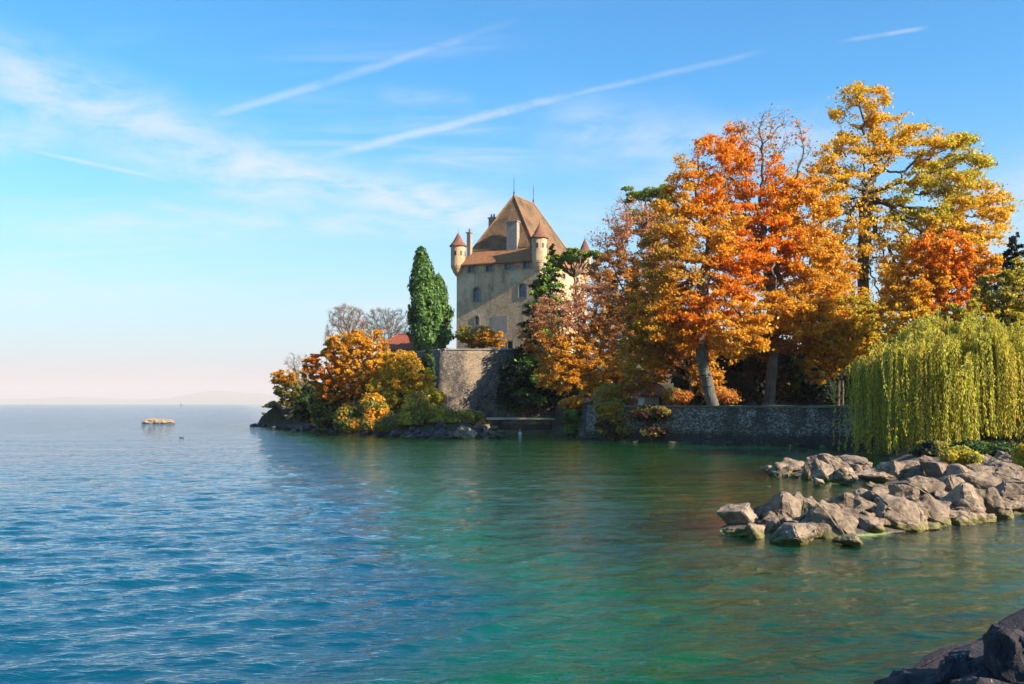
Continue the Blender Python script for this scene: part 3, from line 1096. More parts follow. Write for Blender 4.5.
SEAWALL = wall_run('seawall', [(6.5, 86.0), (8.5, 82.6), (16.2, 76.0), (24.0, 70.9), (27.6, 68.4), (36, 66)], -1.0, 2.72, 0.6, M_SEAWALL, M_CAP,
                   'long grey rubble stone seawall with mossy coping below the autumn trees', 'wall', batter=0.25)
wall_run('terrace_wall', [(-12.4, 126.5), (-8.6, 118.9), (3.4, 119.6), (6.6, 126.5)], 0.6, 9.45, 0.9, M_TERRACE, M_CHIM,
         'high rough stone terrace wall with sunlit patches below the castle', 'wall', batter=0.7)
wall_run('garden_wall', [(-0.9, 117.2), (6.6, 116.4), (8.6, 110.0), (9.0, 101.0)], 0.8, 3.25, 0.45, M_SEAWALL, M_CAP,
         'low grey stone wall behind the boat landing under dark evergreens', 'wall')
q = empty('landing', (0, 114, 0), 'sunlit stone landing stage at the water between headland and seawall', 'landing')
MB().box((2.5, 1.1, 0.1), (10.6, 5.4, 2.2)).build('masonry', M_QUAY, q, bevel=0.03)
MB().box((2.5, 1.0, 1.31), (10.9, 5.8, 0.20)).build('paving', M_QCAP, q, bevel=0.02)
for sx in (4.4,):
    MB().box((sx, -1.72, 0.2), (0.25, 0.12, 1.6)).build('fender_post', M_WOOD, q)


# ------------------------------------------------------------------ plants
PAL = {
    'orange': [(0.84, 0.28, 0.015), (0.78, 0.20, 0.012), (0.85, 0.38, 0.02), (0.68, 0.15, 0.01), (0.84, 0.33, 0.018)],
    'rust': [(0.5, 0.17, 0.03), (0.6, 0.2, 0.025), (0.42, 0.15, 0.035), (0.66, 0.28, 0.03), (0.36, 0.15, 0.04)],
    'brown': [(0.56, 0.23, 0.06), (0.48, 0.20, 0.06), (0.64, 0.30, 0.05), (0.68, 0.33, 0.05), (0.44, 0.24, 0.05)],
    'pinkbrown': [(0.54, 0.25, 0.13), (0.62, 0.29, 0.13), (0.48, 0.23, 0.13), (0.66, 0.32, 0.11)],
    'gold': [(0.83, 0.47, 0.03), (0.80, 0.41, 0.025), (0.78, 0.53, 0.05), (0.85, 0.43, 0.025), (0.62, 0.44, 0.05)],
    'goldgreen': [(0.62, 0.5, 0.05), (0.46, 0.44, 0.05), (0.72, 0.5, 0.04), (0.36, 0.38, 0.05), (0.66, 0.42, 0.04)],
    'yellow': [(0.8, 0.52, 0.04), (0.74, 0.46, 0.04), (0.68, 0.54, 0.06), (0.78, 0.42, 0.03)],
    'amber': [(0.8, 0.39, 0.03), (0.75, 0.32, 0.025), (0.82, 0.47, 0.04), (0.62, 0.33, 0.04)],
    'olive': [(0.32, 0.29, 0.06), (0.4, 0.34, 0.07), (0.24, 0.24, 0.06), (0.46, 0.36, 0.06)],
    'mixed': [(0.62, 0.34, 0.035), (0.46, 0.32, 0.05), (0.70, 0.31, 0.025), (0.36, 0.31, 0.05), (0.62, 0.22, 0.02)],
    'green': [(0.06, 0.13, 0.03), (0.09, 0.16, 0.03), (0.05, 0.10, 0.03), (0.12, 0.18, 0.035)],
    'lime': [(0.22, 0.36, 0.04), (0.32, 0.42, 0.05), (0.16, 0.28, 0.035)],
    'pine': [(0.18, 0.27, 0.035), (0.25, 0.33, 0.04), (0.3, 0.36, 0.04), (0.12, 0.2, 0.035)],
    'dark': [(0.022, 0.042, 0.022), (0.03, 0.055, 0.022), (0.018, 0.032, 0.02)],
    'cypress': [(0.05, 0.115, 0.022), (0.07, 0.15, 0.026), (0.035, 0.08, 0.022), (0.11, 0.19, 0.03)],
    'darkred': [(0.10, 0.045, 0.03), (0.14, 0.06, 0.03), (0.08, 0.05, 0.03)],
    'willow': [(0.72, 0.62, 0.05), (0.58, 0.56, 0.05), (0.80, 0.62, 0.06), (0.44, 0.48, 0.05)],
    'straw': [(0.40, 0.28, 0.08), (0.34, 0.24, 0.07), (0.26, 0.22, 0.06)],
}


def leaves_mesh(name, P, col, size, rs, up=0.35, aspect=0.62, outward=None, droop=0.0):
    """one bent-free lens-shaped leaf spray per point"""
    n = len(P)
    nrm = rs.randn(n, 3)
    nrm /= np.linalg.norm(nrm, axis=1, keepdims=True) + 1e-9
    nrm[:, 2] += up
    if outward is not None:
        nrm = nrm * 0.7 + outward
    nrm /= np.linalg.norm(nrm, axis=1, keepdims=True) + 1e-9
    a = rs.randn(n, 3)
    a[:, 2] -= droop
    u = a - nrm * np.sum(a * nrm, 1, keepdims=True)
    u /= np.linalg.norm(u, axis=1, keepdims=True) + 1e-9
    w = np.cross(nrm, u)
    s = size * (0.6 + 0.8 * rs.rand(n, 1))
    sw = s * aspect * (0.8 + 0.4 * rs.rand(n, 1))
    k = 0.18 * s * nrm
    v = np.stack([P - u * s, P + w * sw - u * s * 0.1 + k, P + u * s, P - w * sw + u * s * 0.15 + k], 1).reshape(-1, 3)
    f = np.arange(4 * n).reshape(n, 4)
    return np_mesh(name, v, f, False, np.repeat(col, 4, axis=0))


def pick(pal, n, rs, jit=0.18):
    p = np.array(PAL[pal])
    c = p[rs.randint(0, len(p), n)]
    return np.clip(c * (1 + jit * rs.randn(n, 1)) * (1 + 0.06 * rs.randn(n, 3)), 0.004, 0.85)


def grow(start, trunk_top, attr, ds, rs, kill=2.0, wander=0.3, maxn=9000, lean=None):
    pos = [np.array(start, float)]
    par = [-1]
    st, tp = np.array(start, float), np.array(trunk_top, float)
    L = np.linalg.norm(tp - st)
    n = max(2, int(L / ds))
    bend = rs.randn(3) * L * 0.03
    for i in range(1, n + 1):
        t = i / n
        p = st + (tp - st) * t + bend * math.sin(t * math.pi) + rs.randn(3) * ds * 0.06
        pos.append(p)
        par.append(len(pos) - 2)
    cap = maxn + 10
    P = np.zeros((cap, 3))
    P[:len(pos)] = pos
    cnt = len(pos)
    par = par[:]
    A = attr.copy()
    alive = np.ones(len(A), bool)
    d = np.linalg.norm(A[:, None, :] - P[None, max(0, cnt - 4):cnt, :], axis=2) if cnt > 0 else None
    nd = d.min(1)
    ni = d.argmin(1) + max(0, cnt - 4)
    for it in range(170):
        if not alive.any() or cnt > maxn:
            break
        ai = np.where(alive)[0]
        dirs = A[ai] - P[ni[ai]]
        dirs /= np.linalg.norm(dirs, axis=1, keepdims=True) + 1e-9
        acc = np.zeros((cnt, 3))
        np.add.at(acc, ni[ai], dirs)
        src = np.unique(ni[ai])
        g = acc[src]
        g /= np.linalg.norm(g, axis=1, keepdims=True) + 1e-9
        g += rs.randn(len(src), 3) * wander
        g /= np.linalg.norm(g, axis=1, keepdims=True) + 1e-9
        newp = P[src] + g * ds
        k = min(len(src), cap - cnt)
        if k <= 0:
            break
        P[cnt:cnt + k] = newp[:k]
        par += list(src[:k])
        D = np.linalg.norm(A[ai][:, None, :] - P[None, cnt:cnt + k, :], axis=2)
        m = D.min(1)
        mi = D.argmin(1) + cnt
        b = m < nd[ai]
        nd[ai[b]] = m[b]
        ni[ai[b]] = mi[b]
        alive[ai[nd[ai] < kill * ds]] = False
        cnt += k
    return P[:cnt].copy(), np.array(par[:cnt])


def radii(par, rbase, rtip, ex=2.3):
    n = len(par)
    ch = np.zeros(n)
    acc = np.zeros(n)
    for i in range(n - 1, -1, -1):
        v = acc[i] if acc[i] > 0 else 1.0
        acc[i] = v
        if par[i] >= 0:
            acc[par[i]] += v
    r = acc ** (1 / ex)
    r = rtip + (r - 1) * (rbase - rtip) / max(r[0] - 1, 1e-6)
    return r


def tubes(P0, P1, R0, R1, k=6):
    n = len(P0)
    ax = P1 - P0
    ax /= np.linalg.norm(ax, axis=1, keepdims=True) + 1e-9
    ref = np.where(np.abs(ax[:, 2:3]) > 0.9, np.array([[1.0, 0, 0]]), np.array([[0, 0, 1.0]]))
    u = np.cross(ref, ax)
    u /= np.linalg.norm(u, axis=1, keepdims=True) + 1e-9
    w = np.cross(ax, u)
    an = np.arange(k) * 2 * math.pi / k
    c, s = np.cos(an), np.sin(an)
    ring = u[:, None, :] * c[None, :, None] + w[:, None, :] * s[None, :, None]
    a = P0[:, None, :] + ring * R0[:, None, None]
    b = P1[:, None, :] + ring * R1[:, None, None]
    v = np.concatenate([a, b], 1).reshape(-1, 3)
    i = np.arange(k)
    q = np.stack([i, (i + 1) % k, k + (i + 1) % k, k + i], 1)
    f = (q[None] + (np.arange(n) * 2 * k)[:, None, None]).reshape(-1, 4)
    return v, f


def ellipsoid_pts(E, n, rs, shell=0.35):
    d = rs.randn(n, 3)
    d /= np.linalg.norm(d, axis=1, keepdims=True)
    r = (shell + (1 - shell) * rs.rand(n, 1)) ** (1 / 2.2)
    return E[0] + d * r * E[1]


def tree(name, label, D, base, crown, rb, nleaf, leaf, ds=None, seed=1, trunk_top=None, bark=None, group=None, cat='tree', twig=0.022,
         leafm=None, natt=None, z0=None, wander=0.30, leaf_r=2.4, twigs=2.0, twig_len=1.0, depth=1.0, up=0.35, spread=None, lean=0.0):
    """crown: list of (px, py, rx, ry, palette, density, [depth shift m]) in pixels at distance D"""
    nleaf = int(nleaf * 2.1)
    leaf *= 0.82
    rb *= 0.8
    rs = np.random.RandomState(seed)
    s = D / FPX
    bpos = W(base[0], base[1], D)
    bz = Hz(bpos.x, bpos.y) if z0 is None else z0
    bpos.z = bz - 0.15
    t = empty(name, bpos, label, cat, group)
    B = np.array(bpos)
    E = []
    for c in crown:
        dy = c[6] if len(c) > 6 else rs.uniform(-0.25, 0.25) * c[2] * s
        cw = np.array(W(c[0], c[1], D + dy)) - B
        E.append((cw, np.array([c[2] * s, max(c[2], c[3] * 0.7) * s * depth * 0.85, c[3] * s]), c[4], c[5]))
    vol = np.array([e[1].prod() ** 0.8 for e in E])
    natt = natt or 1500
    att = np.concatenate([ellipsoid_pts(e, max(12, int(natt * v / vol.sum())), rs) for e, v in zip(E, vol)])
    att = att[att[:, 2] > 0.6]
    H = att[:, 2].max()
    ds = ds or max(0.18, H / 55)
    if trunk_top is None:
        tt = att.mean(0)
        tt[2] = max(0.5, np.percentile(att[:, 2], 4) * 0.8)
        tt[:2] *= 0.25
    else:
        tt = np.array(W(trunk_top[0], trunk_top[1], D)) - B
    P, par = grow((0, 0, 0), tt, att, ds, rs, wander=wander)
    R = radii(par, rb, twig)
    i = np.arange(1, len(P))
    R0 = np.minimum(R[par[i]], R[i] * 1.35)
    flare = (P[par[i]][:, 2] < 0.06 * H + 0.3)
    R0 = np.where(par[i] == 0, rb * 1.5, R0)
    thick = R[i] > 0.07
    v1, f1 = tubes(P[par[i]][thick], P[i][thick], R0[thick], R[i][thick], 7)
    v2, f2 = tubes(P[par[i]][~thick], P[i][~thick], R0[~thick], R[i][~thick], 4)
    # fine twigs leaving the thin branches
    thin = np.where((R < twig * leaf_r * 1.3) & (par >= 0))[0]
    nt_ = int(len(thin) * twigs)
    ti = rs.choice(thin, nt_) if len(thin) else np.zeros(0, int)
    dirp = P[ti] - P[par[ti]]
    dirp /= np.linalg.norm(dirp, axis=1, keepdims=True) + 1e-9
    td = dirp * 0.8 + rs.randn(nt_, 3) * 0.6 + np.array([0, 0, 0.15])
    td /= np.linalg.norm(td, axis=1, keepdims=True)
    tl = ds * twig_len * (0.8 + 1.2 * rs.rand(nt_, 1))
    T0, T1 = P[ti], P[ti] + td * tl
    tm = T0 * .5 + T1 * .5 + rs.randn(nt_, 3) * tl * 0.12
    va, fa = tubes(T0, tm, np.full(nt_, twig * 0.8), np.full(nt_, twig * 0.55), 3)
    vb, fb = tubes(tm, T1, np.full(nt_, twig * 0.55), np.full(nt_, twig * 0.3), 3)
    V = np.concatenate([v1, v2, va, vb])
    o1, o2, o3 = len(v1), len(v1) + len(v2), len(v1) + len(v2) + len(va)
    F = np.concatenate([f1, f2 + o1, fa + o2, fb + o3])
    link('trunk', np_mesh('trunk', V, F, True), bark or M_BARK, t)
    if nleaf:
        # leaves sit along the twigs, thinned where the crown is thin
        sites = np.concatenate([T0 + (T1 - T0) * rs.rand(nt_, 1), T1, P[thin]])
        Ec = np.array([e[0] for e in E])
        Er = np.array([e[1] for e in E])
        dist = np.linalg.norm((sites[:, None, :] - Ec[None]) / Er[None], axis=2)
        dist += rs.rand(*dist.shape) * 0.6
        ne = dist.argmin(1)
        dens = np.array([e[3] for e in E])[ne]
        # leaf cover comes in lumps
        lump = np.array([mnoise.noise(Vector((p[0] * 0.5, p[1] * 0.5, p[2] * 1.25)) * (0.9 / max(0.5, ds * 1.4)) + Vector((seed, 0, 0))) for p in sites])
        dens = dens * np.clip(0.58 + 2.6 * lump, 0.015, 1.8)
        pr = dens / dens.sum()
        si = rs.choice(len(sites), nleaf, p=pr)
        spread = spread or ds * 0.5
        LP = sites[si] + rs.randn(nleaf, 3) * spread * np.array([1.15, 1.15, 0.45])
        col = np.zeros((nleaf, 3))
        for k, e in enumerate(E):
            mk = ne[si] == k
            if mk.any():
                col[mk] = pick(e[2], mk.sum(), rs)
        link('crown', leaves_mesh('crown', LP, col, leaf, rs, up=up), leafm or M_LEAF, t)
    return t


def shrub(name, label, D, c, r, pal, nleaf, leaf, seed, group=None, z0=None, cat='shrub', lobes=7, leafm=None, depth=1.0, stems=9, bark=None, ragged=0.7):
    """many-stemmed bush: c centre px, r radii px"""
    rs = np.random.RandomState(seed)
    s = D / FPX
    ctr = np.array(W(c[0], c[1], D))
    base = np.array([ctr[0], ctr[1], Hz(ctr[0], ctr[1]) if z0 is None else z0])
    t = empty(name, base, label, cat, group)
    R = np.array([r[0] * s, r[0] * s * depth, r[1] * s])
    C = ctr - base
    lob = []
    for k in range(lobes):
        d = rs.randn(3)
        d /= np.linalg.norm(d)
        lob.append((C + d * R * ragged * (0.7 + 0.3 * rs.rand()), R * rs.uniform(0.34, 0.62)))
    lob.append((C, R * 0.66))
    lob.append((C * np.array([1, 1, 0.5]), R * np.array([0.8, 0.8, 0.5])))
    n = nleaf
    li = rs.randint(0, len(lob), n)
    Lc = np.array([l[0] for l in lob])[li]
    Lr = np.array([l[1] for l in lob])[li]
    d = rs.randn(n, 3)
    d /= np.linalg.norm(d, axis=1, keepdims=True)
    rr = np.clip(1 - np.abs(rs.randn(n, 1)) * 0.22, 0.1, 1) * (0.94 + 0.18 * rs.randn(n, 1) * 0.6)
    P = Lc + d * rr * Lr
    keep = P[:, 2] > 0.03
    P = P[keep]
    d = d[keep]
    pals = pal if isinstance(pal, (list, tuple)) else [pal]
    hh = np.array([mnoise.noise(Vector(p * 0.9) + Vector((seed, 2, 0))) for p in P])
    ki = np.clip(((hh + 0.5) * len(pals)).astype(int), 0, len(pals) - 1)
    col = np.zeros((len(P), 3))
    for k, pn in enumerate(pals):
        mk = ki == k
        if mk.any():
            col[mk] = pick(pn, mk.sum(), rs)
    link('foliage', leaves_mesh('foliage', P, col, leaf, rs, up=0.2, outward=d * 0.8), leafm or M_LEAF, t)
    # stems
    A, Bp, r0, r1 = [], [], [], []
    for k in range(stems):
        tip = lob[rs.randint(len(lob))][0] + rs.randn(3) * R * 0.25
        tip[2] = max(0.3, tip[2])
        p = rs.randn(3) * np.array([0.05, 0.05, 0]) * R
        q = p
        for j in range(5):
            tt = (j + 1) / 5
            nx = p + (tip - p) * tt + rs.randn(3) * 0.05 * R
            A.append(q); Bp.append(nx)
            r0.append(0.05 * (1.15 - tt) + 0.012); r1.append(0.05 * (1.0 - tt) + 0.012)
            q = nx
    v, f = tubes(np.array(A), np.array(Bp), np.array(r0), np.array(r1), 5)
    v[:, 2] -= 0.02
    link('stem', np_mesh('stem', v, f, True), bark or M_BARK, t)
    return t


G_AUT = 'autumn trees behind the seawall'
# --- the tall golden oak on the right
tree('oak_tree', 'tallest golden yellow oak with dark bare limbs beside the willow', 92, (870, 404),
     [(864, 108, 26, 36, 'gold', .75), (834, 106, 15, 18, 'gold', .6), (850, 165, 34, 36, 'gold', .7), (893, 140, 30, 36, 'gold', .9), (925, 150, 34, 34, 'gold', .9),
      (958, 165, 34, 40, 'goldgreen', 1.1), (975, 215, 42, 34, 'gold', 1.1), (920, 200, 45, 40, 'goldgreen', 1.0), (935, 245, 50, 36, 'gold', 1.0), (840, 205, 36, 32, 'gold', .5),
      (830, 175, 22, 24, 'gold', .6), (1000, 212, 18, 24, 'gold', .9), (838, 250, 40, 30, 'gold', .5), (900, 285, 40, 36, 'gold', .6), (875, 215, 40, 50, 'gold', .4)],
     0.66, 27000, 0.17, seed=3, trunk_top=(866, 185), natt=1900, twigs=1.6, wander=0.36)
# --- the big orange beech pair
tree('beech_tree', 'broad fiery orange beech with bare twigs at its top and pale leaning trunk', 84, (769, 405),
     [(765, 132, 38, 24, 'pinkbrown', .06), (800, 160, 26, 24, 'pinkbrown', .08), (735, 150, 26, 26, 'orange', .35), (755, 190, 40, 40, 'orange', .9), (800, 215, 40, 46, 'amber', 1.2), (765, 250, 46, 50, 'orange', 1.1),
      (812, 275, 40, 44, 'amber', 1.2), (790, 315, 46, 34, 'amber', 1.2), (735, 230, 34, 50, 'orange', .8), (825, 325, 30, 34, 'amber', 1.0), (768, 335, 40, 24, 'rust', .9)],
     0.58, 34000, 0.16, seed=7, trunk_top=(762, 235), natt=1900, bark=M_BARK_PALE, twigs=2.4, twig_len=1.1)
tree('beech_tree', 'orange and olive beech forking low, left of the fiery one', 77.5, (727, 405),
     [(690, 178, 24, 26, 'amber', .6), (715, 165, 26, 36, 'orange', .55), (680, 205, 26, 26, 'amber', .6), (700, 235, 44, 44, 'amber', .7), (672, 265, 36, 40, 'mixed', .75), (722, 280, 40, 44, 'orange', .8),
      (690, 310, 46, 40, 'orange', .9), (735, 330, 34, 34, 'amber', 1.0), (660, 310, 30, 36, 'amber', .8), (708, 195, 26, 34, 'orange', .8)],
     0.60, 26000, 0.15, seed=12, trunk_top=(708, 255), natt=1700, bark=M_BARK_PALE)
tree('beech_tree', 'thin reddish brown beech, nearly bare on top, between castle and orange beeches', 118, (655, 400),
     [(628, 215, 26, 22, 'pinkbrown', .10), (606, 240, 20, 18, 'pinkbrown', .14), (640, 240, 36, 30, 'pinkbrown', .45), (615, 280, 32, 30, 'brown', .9), (650, 290, 40, 40, 'brown', 1.0), (668, 235, 26, 34, 'mixed', .8),
      (630, 330, 40, 34, 'rust', 1.0), (665, 345, 34, 34, 'rust', 1.0)],
     0.42, 24000, 0.17, seed=15, natt=1600, bark=M_BARK_RUST, twigs=3.0, twig_len=1.2)
tree('hornbeam_tree', 'low crooked tree, pinkish twigs above, amber leaves below, at the left end of the seawall', 103, (588, 412),
     [(560, 318, 34, 26, 'pinkbrown', .28), (590, 305, 30, 28, 'pinkbrown', .30), (545, 340, 24, 24, 'brown', .5), (610, 330, 30, 32, 'brown', .6), (575, 355, 34, 24, 'amber', 1.0), (558, 375, 26, 18, 'amber', 1.0),
      (605, 365, 34, 24, 'amber', .9), (625, 385, 26, 16, 'rust', .8), (590, 385, 24, 12, 'gold', .7)],
     0.28, 20000, 0.14, seed=19, natt=1700, bark=M_BARK_RUST, twigs=3.2, twig_len=1.2, trunk_top=(592, 372))
tree('maple_tree', 'rusty brown tree with slim trunk right of the garden hut', 83, (692, 405),
     [(668, 330, 34, 34, 'rust', 1.0), (640, 355, 28, 30, 'amber', .8), (690, 350, 34, 30, 'brown', .9), (655, 300, 30, 32, 'rust', .8), (705, 375, 22, 16, 'amber', .6), (640, 385, 22, 12, 'rust', .6)],
     0.22, 16000, 0.15, seed=23, natt=1200, bark=M_BARK_PALE, trunk_top=(688, 372))
tree('maple_tree', 'yellow tree with thin forked trunk in the gap left of the willow', 84, (842, 404),
     [(835, 340, 30, 26, 'gold', .9), (855, 320, 24, 30, 'goldgreen', .9), (822, 365, 22, 18, 'amber', .7), (866, 350, 18, 22, 'gold', .7)],
     0.17, 11000, 0.14, seed=27, natt=800)
tree('maple_tree', 'vivid orange maple right of the oak trunk, above the willow', 77, (930, 404),
     [(940, 255, 36, 26, 'orange', 1.0), (965, 275, 30, 24, 'orange', 1.0), (920, 285, 38, 32, 'amber', 1.0), (950, 305, 40, 26, 'orange', 1.0), (905, 315, 30, 26, 'gold', .9), (985, 262, 20, 16, 'amber', .9)],
     0.26, 20000, 0.145, seed=31, natt=1300)
tree('lime_tree', 'yellow green bushy tree at the right edge behind the willow', 66, (1012, 404),
     [(1000, 295, 30, 24, 'olive', 1.0), (1030, 285, 30, 30, 'goldgreen', 1.0), (1010, 330, 36, 26, 'goldgreen', 1.0), (972, 318, 26, 22, 'goldgreen', 1.0), (950, 335, 26, 18, 'olive', 1.0)],
     0.22, 12000, 0.12, seed=35, natt=900)

tree('maple_tree', 'amber tree filling the gap between the fiery beech and the oak trunk', 89, (838, 404),
     [(832, 285, 30, 34, 'amber', 1.0), (850, 315, 30, 34, 'gold', 1.0), (815, 320, 30, 34, 'amber', 1.0), (838, 350, 34, 28, 'amber', .9), (885, 330, 30, 30, 'goldgreen', .9), (905, 345, 26, 26, 'gold', .8)],
     0.24, 16000, 0.15, seed=37, natt=1100)

# --- headland
tree('maple_tree', 'round bright orange maple on the headland', 108, (352, 418),
     [(365, 344, 26, 16, 'amber', 1.1), (348, 349, 27, 19, 'amber', 1.1), (326, 370, 27, 22, 'orange', 1.0), (362, 368, 30, 20, 'amber', 1.0), (382, 366, 20, 16, 'gold', 1.0), (345, 392, 30, 16, 'orange', .8), (374, 390, 24, 18, 'mixed', .8)],
     0.28, 20000, 0.17, seed=41, natt=1100, z0=2.0)
tree('maple_tree', 'yellow green rounded tree on the headland, right of the orange maple', 103, (402, 420),
     [(402, 366, 22, 18, 'gold', 1.0), (417, 383, 20, 20, 'yellow', 1.1), (392, 388, 24, 20, 'yellow', 1.1), (408, 403, 26, 14, 'goldgreen', 1.0), (383, 405, 18, 14, 'gold', .9)],
     0.22, 16000, 0.15, seed=44, natt=900, z0=1.9)
tree('hazel_tree', 'small leaning tree with golden top at the headland tip', 122, (303, 415),
     [(284, 378, 14, 8, 'amber', 1.1), (296, 376, 10, 7, 'gold', 1.0), (290, 390, 17, 10, 'olive', 1.0), (297, 402, 16, 10, 'olive', .9)],
     0.16, 9000, 0.14, seed=47, natt=600)
tree('bare_tree', 'small bare tree with a few dry twigs at the headland tip', 119, (306, 412),
     [(300, 368, 10, 14, 'brown', 0), (292, 362, 9, 10, 'brown', 0), (308, 378, 9, 14, 'brown', 0)], 0.12, 0, 0.1, seed=49, natt=260, bark=M_BARK_GREY, twig=0.016, twigs=4, twig_len=1.6)
tree('bare_tree', 'tall fan of bare reddish twigs behind the orange maple', 150, (352, 385),
     [(347, 318, 20, 15, 'brown', 0), (340, 335, 18, 16, 'brown', 0), (356, 330, 16, 16, 'brown', 0)], 0.3, 0, 0.1, seed=51, natt=900, bark=M_BARK_RUST, twig=0.018, twigs=6, twig_len=1.7, z0=7)
tree('bare_tree', 'wide bare grey tree left of the cypress, behind the red roof', 156, (388, 385),
     [(380, 320, 18, 14, 'brown', 0), (398, 322, 14, 14, 'brown', 0), (388, 335, 24, 14, 'brown', 0), (368, 332, 14, 12, 'brown', 0)], 0.34, 0, 0.1, seed=53, natt=1000, bark=M_BARK_GREY, twig=0.018, twigs=6, twig_len=1.7, z0=7)
tree('maple_tree', 'small round crowned amber and green tree on the terrace before the castle', 134, (471, 352),
     [(467, 335, 13, 9, 'goldgreen', 1.0), (483, 334, 13, 9, 'amber', 1.0), (496, 341, 9, 8, 'amber', 1.0), (478, 342, 15, 7, 'mixed', .9)],
     0.16, 9000, 0.13, seed=57, natt=600, z0=9.6)


# --- cypress with two leaders
def cypress():
    rs = np.random.RandomState(61)
    D = 127
    s = D / FPX
    b = W(431, 352, D)
    z0 = 9.5
    t = empty('cypress_tree', (b.x, b.y, z0), 'dense dark green twin topped cypress left of the castle', 'tree')
    B = np.array((b.x, b.y, z0))
    Ps, Ns = [], []
    A, Q, R0, R1 = [], [], [], []
    for (pxb, pxt, pyt, prof, n) in ((424, 421, 249, [(0, 13), (.12, 16), (.3, 16.5), (.5, 14.5), (.7, 11), (.85, 7.5), (.95, 4.5), (1, .5)], 15000),
                                     (442, 438, 277, [(0, 11), (.15, 13), (.35, 14), (.6, 12), (.8, 8), (.95, 3.5), (1, .5)], 13000)):
        top = np.array(W(pxt, pyt, D)) - B
        bot = np.array(W(pxb, 352, D)) - B
        bot[2] = 0
        bot *= 0.25
        h = rs.rand(n) ** 0.9
        an = rs.rand(n) * 6.283
        rr = np.interp(h, [p[0] for p in prof], [p[1] for p in prof]) * s * 1.12
        lumps = np.array([mnoise.noise(Vector((math.cos(a) * 2.2, math.sin(a) * 2.2, hh * 7 + pxb))) for a, hh in zip(an, h)])
        rad_ = rr * (0.88 + 0.5 * lumps) * np.clip(1 - np.abs(rs.randn(n)) * 0.10, 0.3, 1)
        ctr = bot + (top - bot) * h[:, None]
        d = np.stack([np.cos(an), np.sin(an), np.zeros(n)], 1)
        Ps.append(ctr + d * rad_[:, None] + rs.randn(n, 3) * 0.13)
        Ns.append(d)
        for k in range(10):
            A.append(bot + (top - bot) * k / 10); Q.append(bot + (top - bot) * (k + 1) / 10)
            R0.append(0.3 * (1.02 - k / 10)); R1.append(0.3 * (1.02 - (k + 1) / 10))
    P, Nn = np.concatenate(Ps), np.concatenate(Ns)
    v, f = tubes(np.array(A), np.array(Q), np.array(R0), np.array(R1), 8)
    link('trunk', np_mesh('trunk', v, f, True), M_BARK, t)
    col = pick('cypress', len(P), rs)
    link('crown', leaves_mesh('crown', P, col, 0.26, rs, up=0.5, outward=Nn * 1.1, aspect=0.5, droop=-1.0), M_NEEDLE, t)


cypress()


def conifer(name, label, D, base, top, prof, tiers, n, pals, seed, z0=None, droop=0.25, leaf=0.2, rb=0.3):
    """layered evergreen: whorls of drooping branches; prof = [(height fraction, left px, right px)]"""
    rs = np.random.RandomState(seed)
    s = D / FPX
    b = W(base[0], base[1], D)
    z0 = Hz(b.x, b.y) if z0 is None else z0
    B = np.array((b.x, b.y, z0))
    t = empty(name, B, label, 'tree')
    tp = np.array(W(top[0], top[1], D)) - B
    A, Q, R0, R1, P, C = [], [], [], [], [], []
    for k in range(12):
        A.append(tp * k / 12); Q.append(tp * (k + 1) / 12)
        R0.append(rb * (1.02 - k / 12)); R1.append(rb * (1.02 - (k + 1) / 12))
    hs = [p[0] for p in prof]
    br = []
    for k in range(tiers):
        h = 0.05 + 0.95 * (k + rs.rand()) / tiers
        an = rs.rand() * 6.283
        side = 0.5 + 0.5 * math.cos(an)
        L = (np.interp(h, hs, [p[1] for p in prof]) * (1 - side) + np.interp(h, hs, [p[2] for p in prof]) * side) * s * rs.uniform(0.6, 1.08)
        o = tp * h
        d = np.array([math.cos(an), math.sin(an), 0.12])
        e = o + d * L + np.array([0, 0, -droop * L])
        m = o + d * L * 0.55 + np.array([0, 0, -droop * L * 0.2])
        A += [o, m]; Q += [m, e]; R0 += [0.07, 0.045]; R1 += [0.045, 0.015]
        br.append((o, m, e, L, h))
    Ls = np.array([x[3] for x in br])
    cnt = (n * Ls ** 1.3 / (Ls ** 1.3).sum()).astype(int)
    for (o, m, e, L, h), c in zip(br, cnt):
        u = rs.rand(c, 1) ** 0.75
        p = np.where(u < .55, o + (m - o) * u / .55, m + (e - m) * (u - .55) / .45)
        w = L * 0.30 * (1 - 0.55 * u) * (0.4 + u)
        p = p + rs.randn(c, 3) * np.array([1, 1, 0.35]) * w * 0.6 + np.array([0, 0, -0.12]) * np.abs(rs.randn(c, 1))
        P.append(p)
        pn = pals[rs.randint(len(pals))]
        C.append(pick(pn, c, rs))
    v, f = tubes(np.array(A), np.array(Q), np.array(R0), np.array(R1), 6)
    link('trunk', np_mesh('trunk', v, f, True), M_BARK, t)
    P, C = np.concatenate(P), np.concatenate(C)
    k = P[:, 2] > 0.05
    link('crown', leaves_mesh('crown', P[k], C[k], leaf, rs, up=0.8, aspect=0.42), M_NEEDLE, t)
    return t


conifer('spruce_tree', 'tall ragged dark spruce against the right corner of the castle', 118, (537, 404), (553, 244),
        [(0, 46, 26), (.15, 44, 30), (.3, 34, 30), (.5, 26, 24), (.62, 24, 20), (.75, 20, 16), (.9, 9, 9), (1, 2, 2)], 170, 46000, ('green', 'lime', 'dark', 'dark'), 71, leaf=0.22, z0=1.2)
conifer('cedar_tree', 'dark evergreen at the right edge above the yellow green tree', 84, (1022, 400), (1016, 232),
        [(0, 30, 30), (.5, 36, 36), (.8, 26, 26), (1, 3, 3)], 70, 14000, ('dark',), 73, leaf=0.22)


